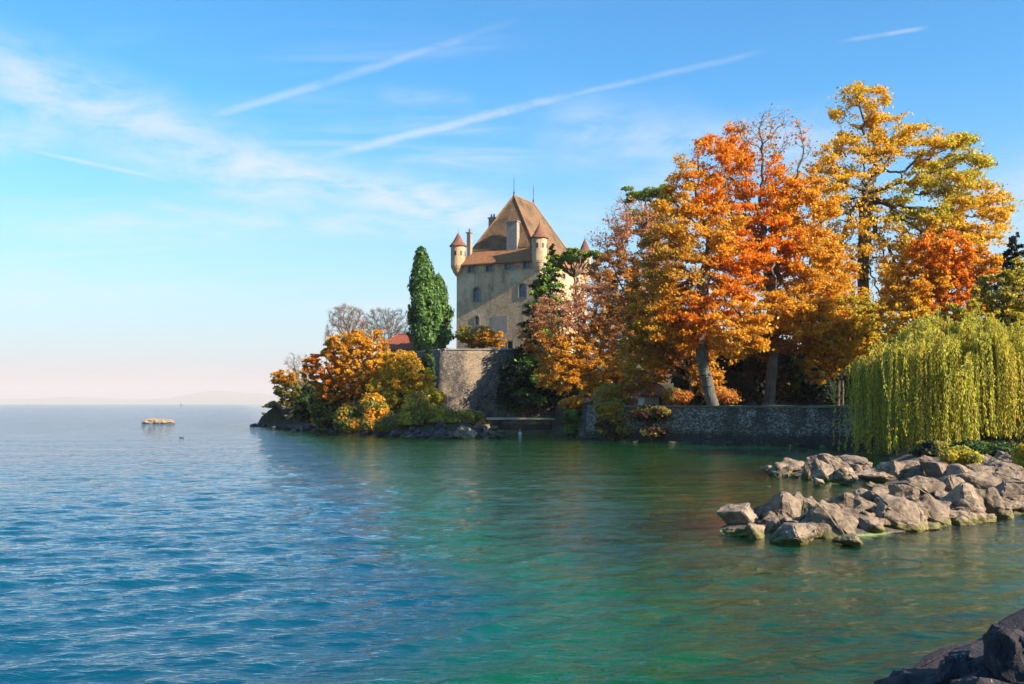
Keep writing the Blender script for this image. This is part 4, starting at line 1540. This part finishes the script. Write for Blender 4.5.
# --- umbrella pines: flat cushions of needles on a bare trunk
def pine(label, D, base, fork, cushions, n, seed, pal, z0=None, rb=0.28):
    rs = np.random.RandomState(seed)
    s = D / FPX
    b = W(base[0], base[1], D)
    z0 = Hz(b.x, b.y) if z0 is None else z0
    B = np.array((b.x, b.y, z0))
    t = empty('pine_tree', B, label, 'tree')
    fk = np.array(W(fork[0], fork[1], D)) - B
    A, Q, R0, R1, P, C = [], [], [], [], [], []
    prev = np.zeros(3)
    for k in range(8):
        nx = fk * (k + 1) / 8 + rs.randn(3) * 0.1
        A.append(prev); Q.append(nx); R0.append(rb * (1.1 - k * .06)); R1.append(rb * (1.1 - (k + 1) * .06))
        prev = nx
    tot = sum(c[2] * c[3] for c in cushions)
    for (cx, cy, rx, ry) in cushions:
        c = np.array(W(cx, cy, D + rs.uniform(-1, 1))) - B
        for q in range(5):
            p0 = prev
            e = c + rs.randn(3) * np.array([rx, rx, ry * .5]) * s * 0.55
            for k in range(5):
                p1 = prev + (e - prev) * (k + 1) / 5 + rs.randn(3) * 0.12
                A.append(p0); Q.append(p1); R0.append(0.15 * (1.1 - k / 5) + .02); R1.append(0.15 * (1.1 - (k + 1) / 5) + .02)
                p0 = p1
        m = int(n * rx * ry / tot)
        nsub = 16
        sub = c + rs.randn(nsub, 3) * np.array([rx, rx, ry]) * s * np.array([.5, .5, .35])
        si = rs.randint(0, nsub, m)
        d = rs.randn(m, 3)
        d /= np.linalg.norm(d, axis=1, keepdims=True)
        P.append(sub[si] + d * np.array([rx, rx, ry]) * s * 0.36 * (0.6 + 0.4 * rs.rand(m, 1)))
        C.append(pick(pal, m, rs))
    v, f = tubes(np.array(A), np.array(Q), np.array(R0), np.array(R1), 6)
    link('trunk', np_mesh('trunk', v, f, True), M_BARK_RUST, t)
    link('crown', leaves_mesh('crown', np.concatenate(P), np.concatenate(C), 0.16, rs, up=0.9, aspect=0.35), M_NEEDLE, t)


pine('bright green umbrella pine with forked trunk in front of the castle side', 132, (583, 350), (574, 276), [(566, 258, 13, 8), (572, 252, 8, 5), (590, 256, 15, 6), (556, 264, 7, 5)], 12000, 81, 'pine', z0=9.6)
pine('tall pine showing a flat green top above the reddish brown beech', 122, (652, 395), (650, 232), [(655, 193, 20, 7), (640, 198, 14, 6), (668, 200, 14, 6), (622, 232, 10, 4), (640, 215, 14, 5)], 11000, 83, 'pine', rb=0.4)


# --- weeping willow
def willow():
    rs = np.random.RandomState(91)
    D = 57
    s = D / FPX
    b = W(968, 440, D)
    z0 = Hz(b.x, b.y)
    B = np.array((b.x, b.y, z0 - 0.1))
    t = empty('willow_tree', B, 'weeping willow with long yellow green strands hanging over the rocks', 'tree')
    A, Q, R0, R1 = [], [], [], []
    P, U, C = [], [], []
    # trunk and arching limbs
    fork = np.array([0.1, 0.1, 2.6])
    for k in range(5):
        A.append(fork * k / 5); Q.append(fork * (k + 1) / 5); R0.append(0.46 - .03 * k); R1.append(0.46 - .03 * (k + 1))
    anchors = []
    limbs = []
    nl = 110
    for k in range(nl):
        an = 6.283 * (k + rs.rand() * 0.7) / nl
        reach = 0.9 + 5.4 * rs.rand() ** 0.7 * (1.0 if math.cos(an) < 0.3 else 1.05)
        topz = 7.8 - z0 - 0.07 * reach ** 2 + rs.uniform(-0.8, 0.35)
        e = np.array([math.cos(an) * reach, math.sin(an) * reach * 0.75, topz])
        prev = fork
        pts = [fork]
        for j in range(7):
            u = (j + 1) / 7
            p = fork + (e - fork) * np.array([u ** 1.25, u ** 1.25, u ** 0.62]) + rs.randn(3) * 0.09
            A.append(prev); Q.append(p)
            R0.append(0.12 * (1.05 - u) + 0.014); R1.append(0.12 * (1.05 - u) * .85 + 0.012)
            prev = p
            pts.append(p)
        limbs.append(pts)
    wall_y = None
    for k in range(3600):
        l = limbs[rs.randint(nl)]
        u = rs.uniform(2.6, 6.99)
        i = int(u)
        a = l[i] + (l[min(i + 1, 7)] - l[i]) * (u - i)
        out = a - fork
        out[2] = 0
        ol = np.linalg.norm(out) + 1e-6
        out /= ol
        # a short arch outwards and up, then straight down
        reach = rs.uniform(0.15, 1.1)
        rise = rs.uniform(0.05, 0.9)
        low = (0.35 if a[0] < -0.8 else 1.3) + 1.2 * rs.rand() ** 1.5 if rs.rand() < 0.6 else rs.uniform(1.4, 4.4)
        gz = low - z0
        pts = [a]
        side = rs.randn(2) * 0.25
        m = a + np.array([out[0] * reach * .6 + side[0] * .5, out[1] * reach * .6 + side[1] * .5, rise])
        e = a + np.array([out[0] * reach + side[0], out[1] * reach + side[1], rise - 0.35])
        pts += [m, e]
        L = max(0.6, e[2] - gz)
        nseg = 6
        sway = rs.randn(2) * 0.22
        for j in range(nseg):
            q = (j + 1) / nseg
            pts.append(e + np.array([out[0] * 0.18 * q + sway[0] * q * q + rs.randn() * .03, out[1] * 0.18 * q + sway[1] * q * q + rs.randn() * .03, -L * q]))
        for p0, p1 in zip(pts[:-1], pts[1:]):
            A.append(p0); Q.append(p1); R0.append(0.011); R1.append(0.009)
            seg = np.linalg.norm(p1 - p0)
            c = max(1, int(seg * 20))
            tt = rs.rand(c, 1)
            P.append(p0 + (p1 - p0) * tt + rs.randn(c, 3) * 0.035)
            U.append(np.repeat(((p1 - p0) / seg)[None], c, 0))
        c = sum(len(x) for x in P[-len(pts) + 1:])
        base = np.array(PAL['willow'])[rs.randint(4)] * (1 + 0.15 * rs.randn())
        C.append(np.clip(base * (1 + 0.15 * rs.randn(c, 1)), 0.01, 0.8))
    v, f = tubes(np.array(A), np.array(Q), np.array(R0), np.array(R1), 5)
    link('trunk', np_mesh('trunk', v, f, True), M_BARK_RUST, t)
    P, U, C = np.concatenate(P), np.concatenate(U), np.concatenate(C)
    n = len(P)
    u = U + rs.randn(n, 3) * 0.38
    u[:, 2] -= 0.25
    u /= np.linalg.norm(u, axis=1, keepdims=True)
    w = np.cross(u, rs.randn(n, 3))
    w /= np.linalg.norm(w, axis=1, keepdims=True)
    sz = 0.085 * (0.7 + 0.7 * rs.rand(n, 1))
    wd = sz * 0.26
    v = np.stack([P - u * sz * .2, P + w * wd + u * sz * .7, P + u * sz * 1.8, P - w * wd + u * sz * .7], 1).reshape(-1, 3)
    link('crown', np_mesh('crown', v, np.arange(4 * n).reshape(n, 4), False, np.repeat(C, 4, 0)), M_LEAF, t)


willow()

# --- shrubs, each its own
SH = [
    ('shrub', 'dark ivy covered mound sloping down to the headland tip', 128, (277, 413), (22, 13), ('dark', 'green'), 9000, 0.20, 101),
    ('shrub', 'dark green undergrowth below the bare twigs at the headland tip', 116, (312, 404), (22, 22), ('green', 'dark', 'olive'), 9000, 0.18, 102),
    ('shrub', 'dark reddish bush under the orange maple', 109, (330, 408), (20, 24), ('darkred', 'olive', 'green'), 9000, 0.17, 103),
    ('shrub', 'dark green bush in the shade at the foot of the orange maple', 104, (352, 414), (22, 20), ('green', 'olive', 'mixed'), 9000, 0.17, 104),
    ('shrub', 'olive and red bush between maple and yellow tree', 99, (374, 416), (18, 20), ('mixed', 'amber', 'olive'), 7000, 0.16, 105),
    ('shrub', 'straw coloured shrub above the shore rocks of the headland', 95, (393, 422), (20, 14), ('straw', 'olive'), 7000, 0.13, 106),
    ('shrub', 'greyish olive shrub below the yellow green tree', 93, (414, 415), (20, 20), ('goldgreen', 'straw', 'olive'), 8000, 0.13, 107),
    ('shrub', 'bright yellow bush beside the sunlit foot of the terrace wall', 101, (433, 397), (11, 11), ('yellow', 'goldgreen'), 4500, 0.14, 108),
    ('shrub', 'olive shrub spreading over the rocks at the right end of the headland', 92, (447, 421), (26, 13), ('olive', 'straw', 'goldgreen'), 9000, 0.12, 109),
    ('shrub', 'golden olive shrub at the far end of the headland rocks, below the terrace wall', 100, (470, 420), (20, 10), ('goldgreen', 'straw'), 6500, 0.12, 126),
    ('shrub', 'dark evergreen bush in the corner left of the terrace wall', 113, (427, 378), (13, 26), ('dark', 'green'), 6500, 0.17, 110),
    ('shrub', 'rounded dark green bush against the terrace wall', 117.6, (513, 381), (20, 25), ('dark',), 9000, 0.16, 111),
    ('shrub', 'broad dark evergreen mass above the low garden wall', 117.6, (549, 380), (24, 22), ('dark',), 10000, 0.18, 112),
    ('shrub', 'bright green bush hanging over the water at the end of the seawall', 93, (578, 421), (17, 12), ('green', 'lime'), 7500, 0.12, 113),
    ('shrub', 'small orange bush above the bright green one', 97, (574, 404), (15, 8), ('orange', 'amber'), 4500, 0.12, 114),
    ('shrub', 'sunlit green bush between the trunks of beech and oak', 93, (795, 374), (17, 16), ('lime', 'green'), 7000, 0.15, 115),
    ('shrub', 'orange bush glowing in a gap between the trunks', 97, (816, 366), (14, 12), ('orange', 'amber'), 4500, 0.15, 116),
    ('shrub', 'dark bush under the yellow tree, left of the willow', 88, (822, 388), (18, 15), ('dark',), 6000, 0.14, 117),
    ('shrub', 'yellow green shrub growing on the rocks in front of the willow', 40, (962, 456), (20, 12), ('goldgreen', 'olive', 'willow'), 6000, 0.06, 118),
    ('shrub', 'golden dry shrub on the rocks at the right edge', 38, (1026, 455), (13, 17), ('straw', 'goldgreen'), 4500, 0.06, 119),
    ('shrub', 'low green tuft growing before the seawall under the willow edge', 70, (866, 434), (7, 12), ('olive', 'green'), 2600, 0.08, 120),
    ('shrub', 'leafy brown olive shrub on the seawall edge near the crooked tree', 86, (612, 398), (26, 14), ('mixed', 'olive'), 7500, 0.12, 121),
    ('shrub', 'wide brown olive bush hanging down over the left end of the seawall', 82.5, (618, 416), (30, 17), ('mixed', 'olive', 'darkred'), 9000, 0.11, 127),
    ('shrub', 'dark trailing bush hanging over the seawall below the hut', 79.6, (656, 414), (22, 11), ('darkred', 'olive', 'darkred'), 6000, 0.10, 128),
    ('shrub', 'rust coloured bush on the seawall between hut and slim trunk', 83, (676, 396), (18, 12), ('rust', 'brown', 'olive'), 5000, 0.11, 122),
    ('shrub', 'rust and gold bush at the foot of the forking beech', 82, (722, 394), (26, 9), ('rust', 'brown', 'gold'), 5000, 0.11, 123),
    ('shrub', 'low dark bush on the bank under the left strands of the willow', 51, (938, 449), (26, 9), ('dark', 'olive'), 6000, 0.08, 129),
    ('shrub', 'low dark bush on the bank behind the yellow green shrub', 50, (985, 449), (28, 9), ('dark', 'green'), 6000, 0.08, 130),
    ('shrub', 'low dark olive bush on the bank behind the golden dry shrub', 49, (1030, 449), (26, 9), ('dark', 'olive'), 6000, 0.08, 131),
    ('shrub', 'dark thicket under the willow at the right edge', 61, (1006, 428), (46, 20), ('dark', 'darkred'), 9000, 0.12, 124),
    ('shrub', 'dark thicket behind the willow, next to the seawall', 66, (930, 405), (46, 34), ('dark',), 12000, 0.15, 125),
]
for (nm, lab, D, c, r, pal, n, lf, sd) in SH:
    shrub(nm, lab, D, c, r, pal, n, lf, sd)

# dark clipped hedge along the back of the lawn
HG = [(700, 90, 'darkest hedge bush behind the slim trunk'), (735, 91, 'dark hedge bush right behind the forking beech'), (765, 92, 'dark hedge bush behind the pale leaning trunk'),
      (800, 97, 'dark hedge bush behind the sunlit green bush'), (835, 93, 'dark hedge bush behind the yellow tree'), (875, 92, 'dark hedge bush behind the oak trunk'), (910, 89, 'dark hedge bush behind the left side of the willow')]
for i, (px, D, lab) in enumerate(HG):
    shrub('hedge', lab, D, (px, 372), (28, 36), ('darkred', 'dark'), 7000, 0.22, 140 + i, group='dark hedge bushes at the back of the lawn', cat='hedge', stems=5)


# ------------------------------------------------------------------ rocks
def rock_mesh(name, seed, n=13, sub=3, amp=0.05, flat=1.0):
    rs = random.Random(seed)
    bm = bmesh.new()
    for i in range(n):
        v = Vector((rs.gauss(0, 1), rs.gauss(0, 1), rs.gauss(0, 1))).normalized()
        p = Vector([math.copysign(abs(c) ** 0.72, c) for c in v]) * rs.uniform(0.82, 1.05)
        bm.verts.new(p * 0.5)
    r = bmesh.ops.convex_hull(bm, input=list(bm.verts))
    bmesh.ops.delete(bm, geom=[g for g in r['geom_interior'] if isinstance(g, bmesh.types.BMVert)], context='VERTS')
    bmesh.ops.dissolve_limit(bm, angle_limit=rad(14), verts=list(bm.verts), edges=list(bm.edges))
    bmesh.ops.bevel(bm, geom=list(bm.edges), offset=0.03, segments=2, affect='EDGES', clamp_overlap=True)
    bmesh.ops.triangulate(bm, faces=list(bm.faces))
    for _ in range(sub):
        bmesh.ops.subdivide_edges(bm, edges=[e for e in bm.edges if e.calc_length() > 0.06], cuts=1)
        bmesh.ops.triangulate(bm, faces=list(bm.faces))
    bm.normal_update()
    off = Vector((seed * 3.7, seed * 1.3, 0))
    dl = []
    for v in bm.verts:
        k = mnoise.fractal(v.co * 4.2 + off, 0.75, 2.1, 6) * amp * 1.2 + mnoise.noise(v.co * 1.5 + off) * amp * 1.1
        k += mnoise.ridged_multi_fractal(v.co * 2.4 + off, 1.0, 2.0, 3, 1.0, 2.0) * amp * 0.25
        dl.append(v.normal * k)
    for v, d in zip(bm.verts, dl):
        v.co += d
    bmesh.ops.recalc_face_normals(bm, faces=list(bm.faces))
    me = bpy.data.meshes.new(name)
    bm.to_mesh(me)
    bm.free()
    # rescale to a unit box
    co = np.zeros(len(me.vertices) * 3, np.float32)
    me.vertices.foreach_get('co', co)
    co = co.reshape(-1, 3)
    co = (co - (co.max(0) + co.min(0)) / 2) / (co.max(0) - co.min(0))
    me.vertices.foreach_set('co', co.ravel())
    me.polygons.foreach_set('use_smooth', np.ones(len(me.polygons), bool))
    me.set_sharp_from_angle(angle=rad(27))
    me.update()
    return me


ROCKS = [rock_mesh('boulder', 200 + i, 9 + i % 5) for i in range(14)]
for me in ROCKS:
    me.materials.append(M_ROCK)


def put_rock(mi, loc, size, rot, label, group, mat=None, name='boulder', cat='rock'):
    me = ROCKS[mi % len(ROCKS)]
    o = bpy.data.objects.new(name, me)
    COL.objects.link(o)
    o.location = loc
    o.scale = size
    o.rotation_euler = rot
    if mat:
        o.material_slots[0].link = 'OBJECT'
        o.material_slots[0].material = mat
    return tag(o, label, cat, group)


G_SPIT = 'boulders of the near rock spit'
G_FAR = 'boulders of the low rock spit behind'
G_HEAD = 'dark rocks round the headland shore'
G_WALL = 'dark rocks at the foot of the seawall'
rr = random.Random(77)
# near spit: centre px, waterline py, width px, height px, depth ratio, mesh, tilt, label
NEAR = [
    (741, 530, 40, 26, 0.9, 0, -8, 'rounded dark boulder at the very tip of the near rock spit'),
    (757, 538, 26, 16, 1.0, 3, 5, 'low yellowish wet stone at the waterline right of the spit tip'),
    (737, 537, 26, 10, 1.0, 9, 0, 'flat dark wet slab touching the water left of the spit tip'),
    (783, 527, 48, 40, 0.9, 1, 14, 'large boulder with sunlit right face and dark left side near the spit tip'),
    (797, 545, 44, 24, 0.8, 4, 4, 'dark half sunk boulder with yellow algae edge below the large tip boulder'),
    (812, 531, 26, 24, 1.0, 6, -12, 'speckled grey boulder in front of the pointed slab'),
    (815, 514, 24, 20, 0.8, 2, 30, 'pointed slab leaning right on the spit'),
    (798, 508, 20, 16, 0.9, 8, -18, 'small tan block on top behind the large tip boulder'),
    (836, 540, 52, 42, 0.85, 5, 10, 'squarish sunlit boulder with a black shaded side in mid spit'),
    (851, 547, 30, 14, 1.0, 10, 0, 'small flat wet stone at the foot of the squarish sunlit boulder'),
    (851, 515, 42, 26, 0.9, 7, -10, 'broad pale boulder behind the squarish sunlit one'),
    (869, 507, 26, 20, 1.0, 11, 12, 'tan boulder in the notch where the two spits meet'),
    (875, 534, 26, 20, 0.9, 12, -6, 'dark boulder in the shaded gap before the large tan slab'),
    (906, 531, 58, 38, 0.9, 13, 12, 'large smooth tan slab sloping right into the water'),
    (890, 508, 38, 26, 0.9, 3, -14, 'cracked tan boulder behind the large tan slab'),
    (908, 503, 30, 24, 0.9, 0, 18, 'narrow upright boulder behind the large tan slab'),
    (938, 526, 46, 34, 0.9, 2, 8, 'rough brown boulder right of the large tan slab'),
    (928, 500, 44, 30, 1.0, 5, -12, 'dark topped boulder in the middle of the rock pile'),
    (968, 519, 48, 40, 0.9, 1, 12, 'tall rounded tan boulder with a dark cleft on its left'),
    (955, 498, 46, 30, 1.0, 8, 6, 'broad mottled boulder behind the tall rounded one'),
    (991, 518, 36, 34, 0.9, 6, -8, 'boulder with a black hollow on its left, near the right edge'),
    (981, 521, 20, 10, 1.0, 9, 0, 'small wet stone at the waterline near the right edge'),
    (1013, 510, 40, 32, 0.9, 4, 14, 'smooth pale boulder at the right edge of the rock pile'),
    (990, 492, 52, 30, 1.0, 7, -6, 'large mottled pinkish boulder high on the rock pile'),
    (1024, 492, 44, 32, 1.0, 10, 8, 'dark boulder cut by the right edge of the picture'),
]
for k, (px, py, w, h, dr, mi, tilt, lab) in enumerate(NEAR):
    D = Dw(py) if py > 505 else Dw(py, 0.35)
    p = W(px, py, D)
    s = D / FPX
    w_, h_ = w * s * 1.0, h * s * 0.93
    z = max(0.0, 0.0 if py > 505 else 0.25) + h_ * 0.36
    put_rock(mi, (p.x, p.y + w_ * dr * 0.35, z), (w_, w_ * dr, h_ * 1.15), (rad(rr.uniform(-9, 9)), rad(tilt), rad(rr.uniform(-35, 35))), lab, G_SPIT)
# second spit
FARR = [
    (770, 472, 18, 8, 1, 'small black stone at the tip of the low spit'), (795, 473, 34, 18, 2, 'dark rounded boulder near the tip of the low spit'), (783, 475, 24, 14, 3, 'black boulder right of the tip of the low spit'),
    (811, 478, 20, 26, 4, 'dark upright boulder on the low spit'), (824, 480, 22, 22, 12, 'dark boulder left of the sunlit wedge'), (836, 478, 36, 26, 5, 'sunlit wedge shaped boulder on the low spit'), (846, 484, 26, 18, 6, 'yellowish block below the sunlit wedge'),
    (820, 485, 12, 8, 7, 'tiny yellow algae covered stone in the water'), (828, 462, 22, 10, 8, 'grey slab behind the sunlit wedge'), (858, 470, 46, 16, 9, 'long pale slab on the low spit'),
    (876, 482, 34, 14, 10, 'brown stone right of the long pale slab'), (896, 478, 30, 18, 11, 'brown boulder before the willow strands'), (915, 478, 34, 18, 13, 'reddish boulder before the willow strands'), (872, 487, 12, 6, 2, 'tiny yellowish stone between the two spits'),
    (938, 480, 30, 20, 0, 'tan boulder below the yellow green shrub'), (960, 481, 34, 16, 1, 'tan slab below the yellow green shrub'), (985, 478, 30, 14, 3, 'grey boulder right of the yellow green shrub'), (1008, 476, 36, 14, 4, 'dark grey flat boulder before the golden dry shrub'),
]
for (px, py, w, h, mi, lab) in FARR:
    D = Dw(py, 0.05 if px < 880 else 0.35)
    p = W(px, py, D)
    s = D / FPX
    w_, h_ = w * s * 1.0, h * s * 0.93
    put_rock(mi, (p.x, p.y + w_ * .3, (0.05 if px < 880 else 0.4) + h_ * 0.34), (w_, w_ * 0.85, h_ * 1.15), (rad(rr.uniform(-10, 10)), rad(rr.uniform(-14, 14)), rad(rr.uniform(-40, 40))), lab, G_FAR)
# rubble between the named boulders
def fill(pts, n, smin, smax, label, group, mat=None, zoff=0.0, spread=1.0, name='boulder', sq=0.75):
    for k in range(n):
        i = rr.randrange(len(pts) - 1)
        u = rr.random()
        a, b = pts[i], pts[i + 1]
        x = a[0] + (b[0] - a[0]) * u + rr.gauss(0, spread)
        y = a[1] + (b[1] - a[1]) * u + rr.gauss(0, spread)
        s = rr.uniform(smin, smax)
        z = max(Hz(x, y), -0.25) + s * 0.16 + zoff
        put_rock(rr.randrange(14), (x, y, z), (s * rr.uniform(.8, 1.3), s * rr.uniform(.8, 1.2), s * rr.uniform(.5, .9) * sq / .75), (rad(rr.uniform(-20, 20)), rad(rr.uniform(-20, 20)), rr.uniform(0, 6.28)), label, group, mat, name)


fill([(6.3, 23.6), (9.0, 25.0), (11.5, 26.6), (14, 29), (17, 30.5)], 70, 0.30, 0.75, 'small rubble stone wedged between the boulders of the near spit', 'rubble stones of the near rock spit', spread=0.55, name='stone')
fill([(11.0, 25.4), (13.5, 27.4), (16, 29.0), (19, 29.8)], 34, 0.35, 0.8, 'low rubble stone at the waterline of the near spit', 'rubble stones at the waterline of the near spit', spread=0.3, name='stone')
fill([(11.8, 41.8), (14.5, 41.5), (16, 39.5), (17.5, 36), (19, 33)], 90, 0.3, 0.9, 'brown rubble stone on the low spit before the willow', 'rubble stones of the low spit', spread=0.9, name='stone')
fill([(17, 42.5), (20, 42.5), (23, 42), (22.5, 39), (18.5, 38), (21, 41), (19, 45), (24, 45), (21, 44)], 170, 0.3, 0.7, 'rubble stone on the shore below the willow', 'rubble stones below the willow', spread=1.0, name='stone')
# dark rocks along the headland, wall foot
fill([(-34.7, 136.6), (-32, 130), (-28.8, 124.5)], 12, 0.6, 1.4, 'dark jagged rock at the headland tip', 'dark rocks at the headland tip', M_ROCK_DARK, spread=0.5)
fill([(-28.8, 124.6), (-24.3, 114.6), (-16.8, 103.4), (-10.5, 91.6)], 40, 0.6, 1.5, 'dark rock on the headland shore below the maple', G_HEAD, M_ROCK_DARK, spread=0.5)
fill([(-10.5, 91.6), (-6.2, 87.2), (-2.2, 88.6)], 34, 0.6, 1.3, 'grey rock heaped at the right end of the headland', 'grey rocks heaped at the right end of the headland', spread=0.7, mat=M_ROCK_DARK)
p = W(466, 437, 87)
put_rock(5, (p.x, p.y, 0.45), (1.9, 1.5, 1.2), (0.1, 0.2, 0.4), 'pale grey boulder among the dark headland rocks', 'grey rocks heaped at the right end of the headland')
fill([(-2.4, 90), (-2.9, 98), (-2.2, 106), (-1.9, 111)], 16, 0.5, 1.1, 'brown rock on the little beach beside the landing', 'brown rocks on the little beach', spread=0.5)
fill([(6.2, 84.8), (8.3, 81.4), (16.0, 74.8), (23.8, 69.7), (26.5, 67.8)], 46, 0.4, 1.0, 'dark wet rock along the foot of the seawall', G_WALL, M_ROCK_DARK, spread=0.35)
fill([(6.2, 103), (6.0, 96), (6.2, 87)], 12, 0.5, 1.1, 'dark rock under the bright green bush', 'dark rocks under the bright green bush', M_ROCK_DARK, spread=0.4)

# submerged boulders in the cove
for k in range(26):
    x, y = rr.uniform(1.5, 11), rr.uniform(13, 38)
    z = Hz(x, y)
    if z < -0.35:
        s = rr.uniform(0.4, 1.1)
        put_rock(rr.randrange(14), (x, y, z + 0.02), (s, s * .9, min(s * .5, -z * 0.9)), (0, 0, rr.uniform(0, 6.28)), 'dark stone lying under water in the cove', 'sunken stones in the cove', M_ROCK_DARK, 'sunken_stone')

# lone rock out in the lake
D = Dw(423.5)
p = W(158, 423.5, D)
lake = rock_mesh('lake_rock', 313, 24, 3, 0.09)
lake.materials.append(M_ROCK_SEA)
o = bpy.data.objects.new('lake_rock', lake)
COL.objects.link(o)
o.location = (p.x, p.y, 0.05)
o.scale = (5.2, 3.0, 1.45)
o.rotation_euler = (0, rad(3), rad(8))
tag(o, 'lone pale flat topped rock standing out in the lake', 'rock')

# foreground boulders, their shade painted into a dark purplish rock colour
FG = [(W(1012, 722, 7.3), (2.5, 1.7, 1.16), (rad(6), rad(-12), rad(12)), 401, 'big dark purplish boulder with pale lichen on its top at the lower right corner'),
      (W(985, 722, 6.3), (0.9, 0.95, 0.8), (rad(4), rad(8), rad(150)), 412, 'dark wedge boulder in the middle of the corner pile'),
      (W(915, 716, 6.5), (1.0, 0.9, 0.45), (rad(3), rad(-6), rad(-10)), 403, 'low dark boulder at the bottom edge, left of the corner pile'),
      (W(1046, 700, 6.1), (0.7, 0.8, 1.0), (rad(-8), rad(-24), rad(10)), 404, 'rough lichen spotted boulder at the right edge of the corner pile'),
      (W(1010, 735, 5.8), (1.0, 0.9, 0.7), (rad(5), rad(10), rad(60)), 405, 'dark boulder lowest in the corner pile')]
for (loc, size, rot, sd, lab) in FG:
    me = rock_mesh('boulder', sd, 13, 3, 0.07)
    me.materials.append(M_ROCK_FG_SHADE)
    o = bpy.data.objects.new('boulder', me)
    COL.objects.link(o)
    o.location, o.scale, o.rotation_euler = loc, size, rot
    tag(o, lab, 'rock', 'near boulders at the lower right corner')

# ------------------------------------------------------------------ little things on the water
p = W(182, 438, Dw(438))
d = empty('duck', (p.x, p.y, 0), 'small dark duck swimming on the open lake', 'bird', None, rad(200))
bm = bmesh.new()
bmesh.ops.create_uvsphere(bm, u_segments=14, v_segments=9, radius=1)
for v in bm.verts:
    v.co = Vector((v.co.x * 0.19, v.co.y * 0.08, v.co.z * 0.06 + 0.02))
    if v.co.x < -0.12:
        v.co.z += (-0.12 - v.co.x) * 0.7
bmesh.ops.create_uvsphere(bm, u_segments=10, v_segments=7, radius=0.035, matrix=Matrix.Translation((0.2, 0, 0.12)))
bmesh.ops.create_cone(bm, cap_ends=True, segments=8, radius1=0.045, radius2=0.03, depth=0.14, matrix=Matrix.Translation((0.17, 0, 0.07)) @ Matrix.Rotation(0.4, 4, 'Y'))
me = bpy.data.meshes.new('body')
bm.to_mesh(me)
bm.free()
link('body', me, M_WOOD, d)
MB().box((0.245, 0, 0.118), (0.06, 0.03, 0.015)).build('beak', M_REDROOF, d)

D = Dw(434)
p = W(520, 434, D)
b = empty('mooring_buoy', (p.x, p.y, 0), 'small white mooring buoy in front of the landing', 'buoy')
MB().lathe((0, 0, -0.1), [(0.05, -0.05), (0.16, 0.02), (0.19, 0.14), (0.15, 0.26), (0.05, 0.32)], 14).build('float', M_WHITE, b, smooth=True)
MB().lathe((0, 0, 0.2), [(0.03, 0), (0.03, 0.32), (0.012, 0.34)], 8).build('rod', M_WHITE, b)

# outlet pipe on the seawall and the little sail boat far out
p = W(861, 427, 69.2)
pp = empty('drain_pipe', (p.x, p.y - 0.25, p.z - 0.3), 'short white drain pipe on the seawall beside the willow', 'pipe')
MB().lathe((0, 0, 0), [(0.09, 0), (0.09, 0.62), (0.11, 0.64), (0.11, 0.72)], 12).build('pipe', M_WHITE, pp)
MB().box((0.02, 0.1, 0.35), (0.26, 0.22, 0.06)).build('bracket', M_WHITE, pp)
D = 2300.0
p = W(181, 404, D)
bt = empty('sail_boat', (p.x, p.y, 0), 'tiny sailing boat far out on the lake horizon', 'boat', None, rad(25))
hb = MB()
st = [(-3.2, 0.9, 0.9), (-1, 1.2, 0.85), (1.5, 0.95, 0.95), (3.4, 0.05, 1.15)]
for (x0, w0, h0), (x1, w1, h1) in zip(st[:-1], st[1:]):
    hb.poly([(x0, -w0, h0), (x1, -w1, h1), (x1, -w1 * .55, -0.3), (x0, -w0 * .55, -0.3)])
    hb.poly([(x0, w0, h0), (x1, w1, h1), (x1, w1 * .55, -0.3), (x0, w0 * .55, -0.3)])
    hb.poly([(x0, -w0, h0), (x1, -w1, h1), (x1, w1, h1), (x0, w0, h0)])
hb.poly([(-3.2, -0.9, 0.9), (-3.2, 0.9, 0.9), (-3.2, 0.5, -0.3), (-3.2, -0.5, -0.3)])
hb.build('hull', M_WOOD, bt)
MB().cone((0.4, 0, 0.8), 0.07, 0.04, 8.2, 8).build('mast', M_WINWOOD, bt)
sl = MB()
sl.poly([(0.3, 0.03, 1.9), (-3.0, 0.25, 1.9), (-1.2, 0.35, 5.0), (0.3, 0.03, 8.7)])
sl.poly([(0.3, -0.01, 1.9), (-3.0, 0.21, 1.9), (-1.2, 0.31, 5.0), (0.3, -0.01, 8.7)])
sl.build('sail', M_WINWOOD, bt)
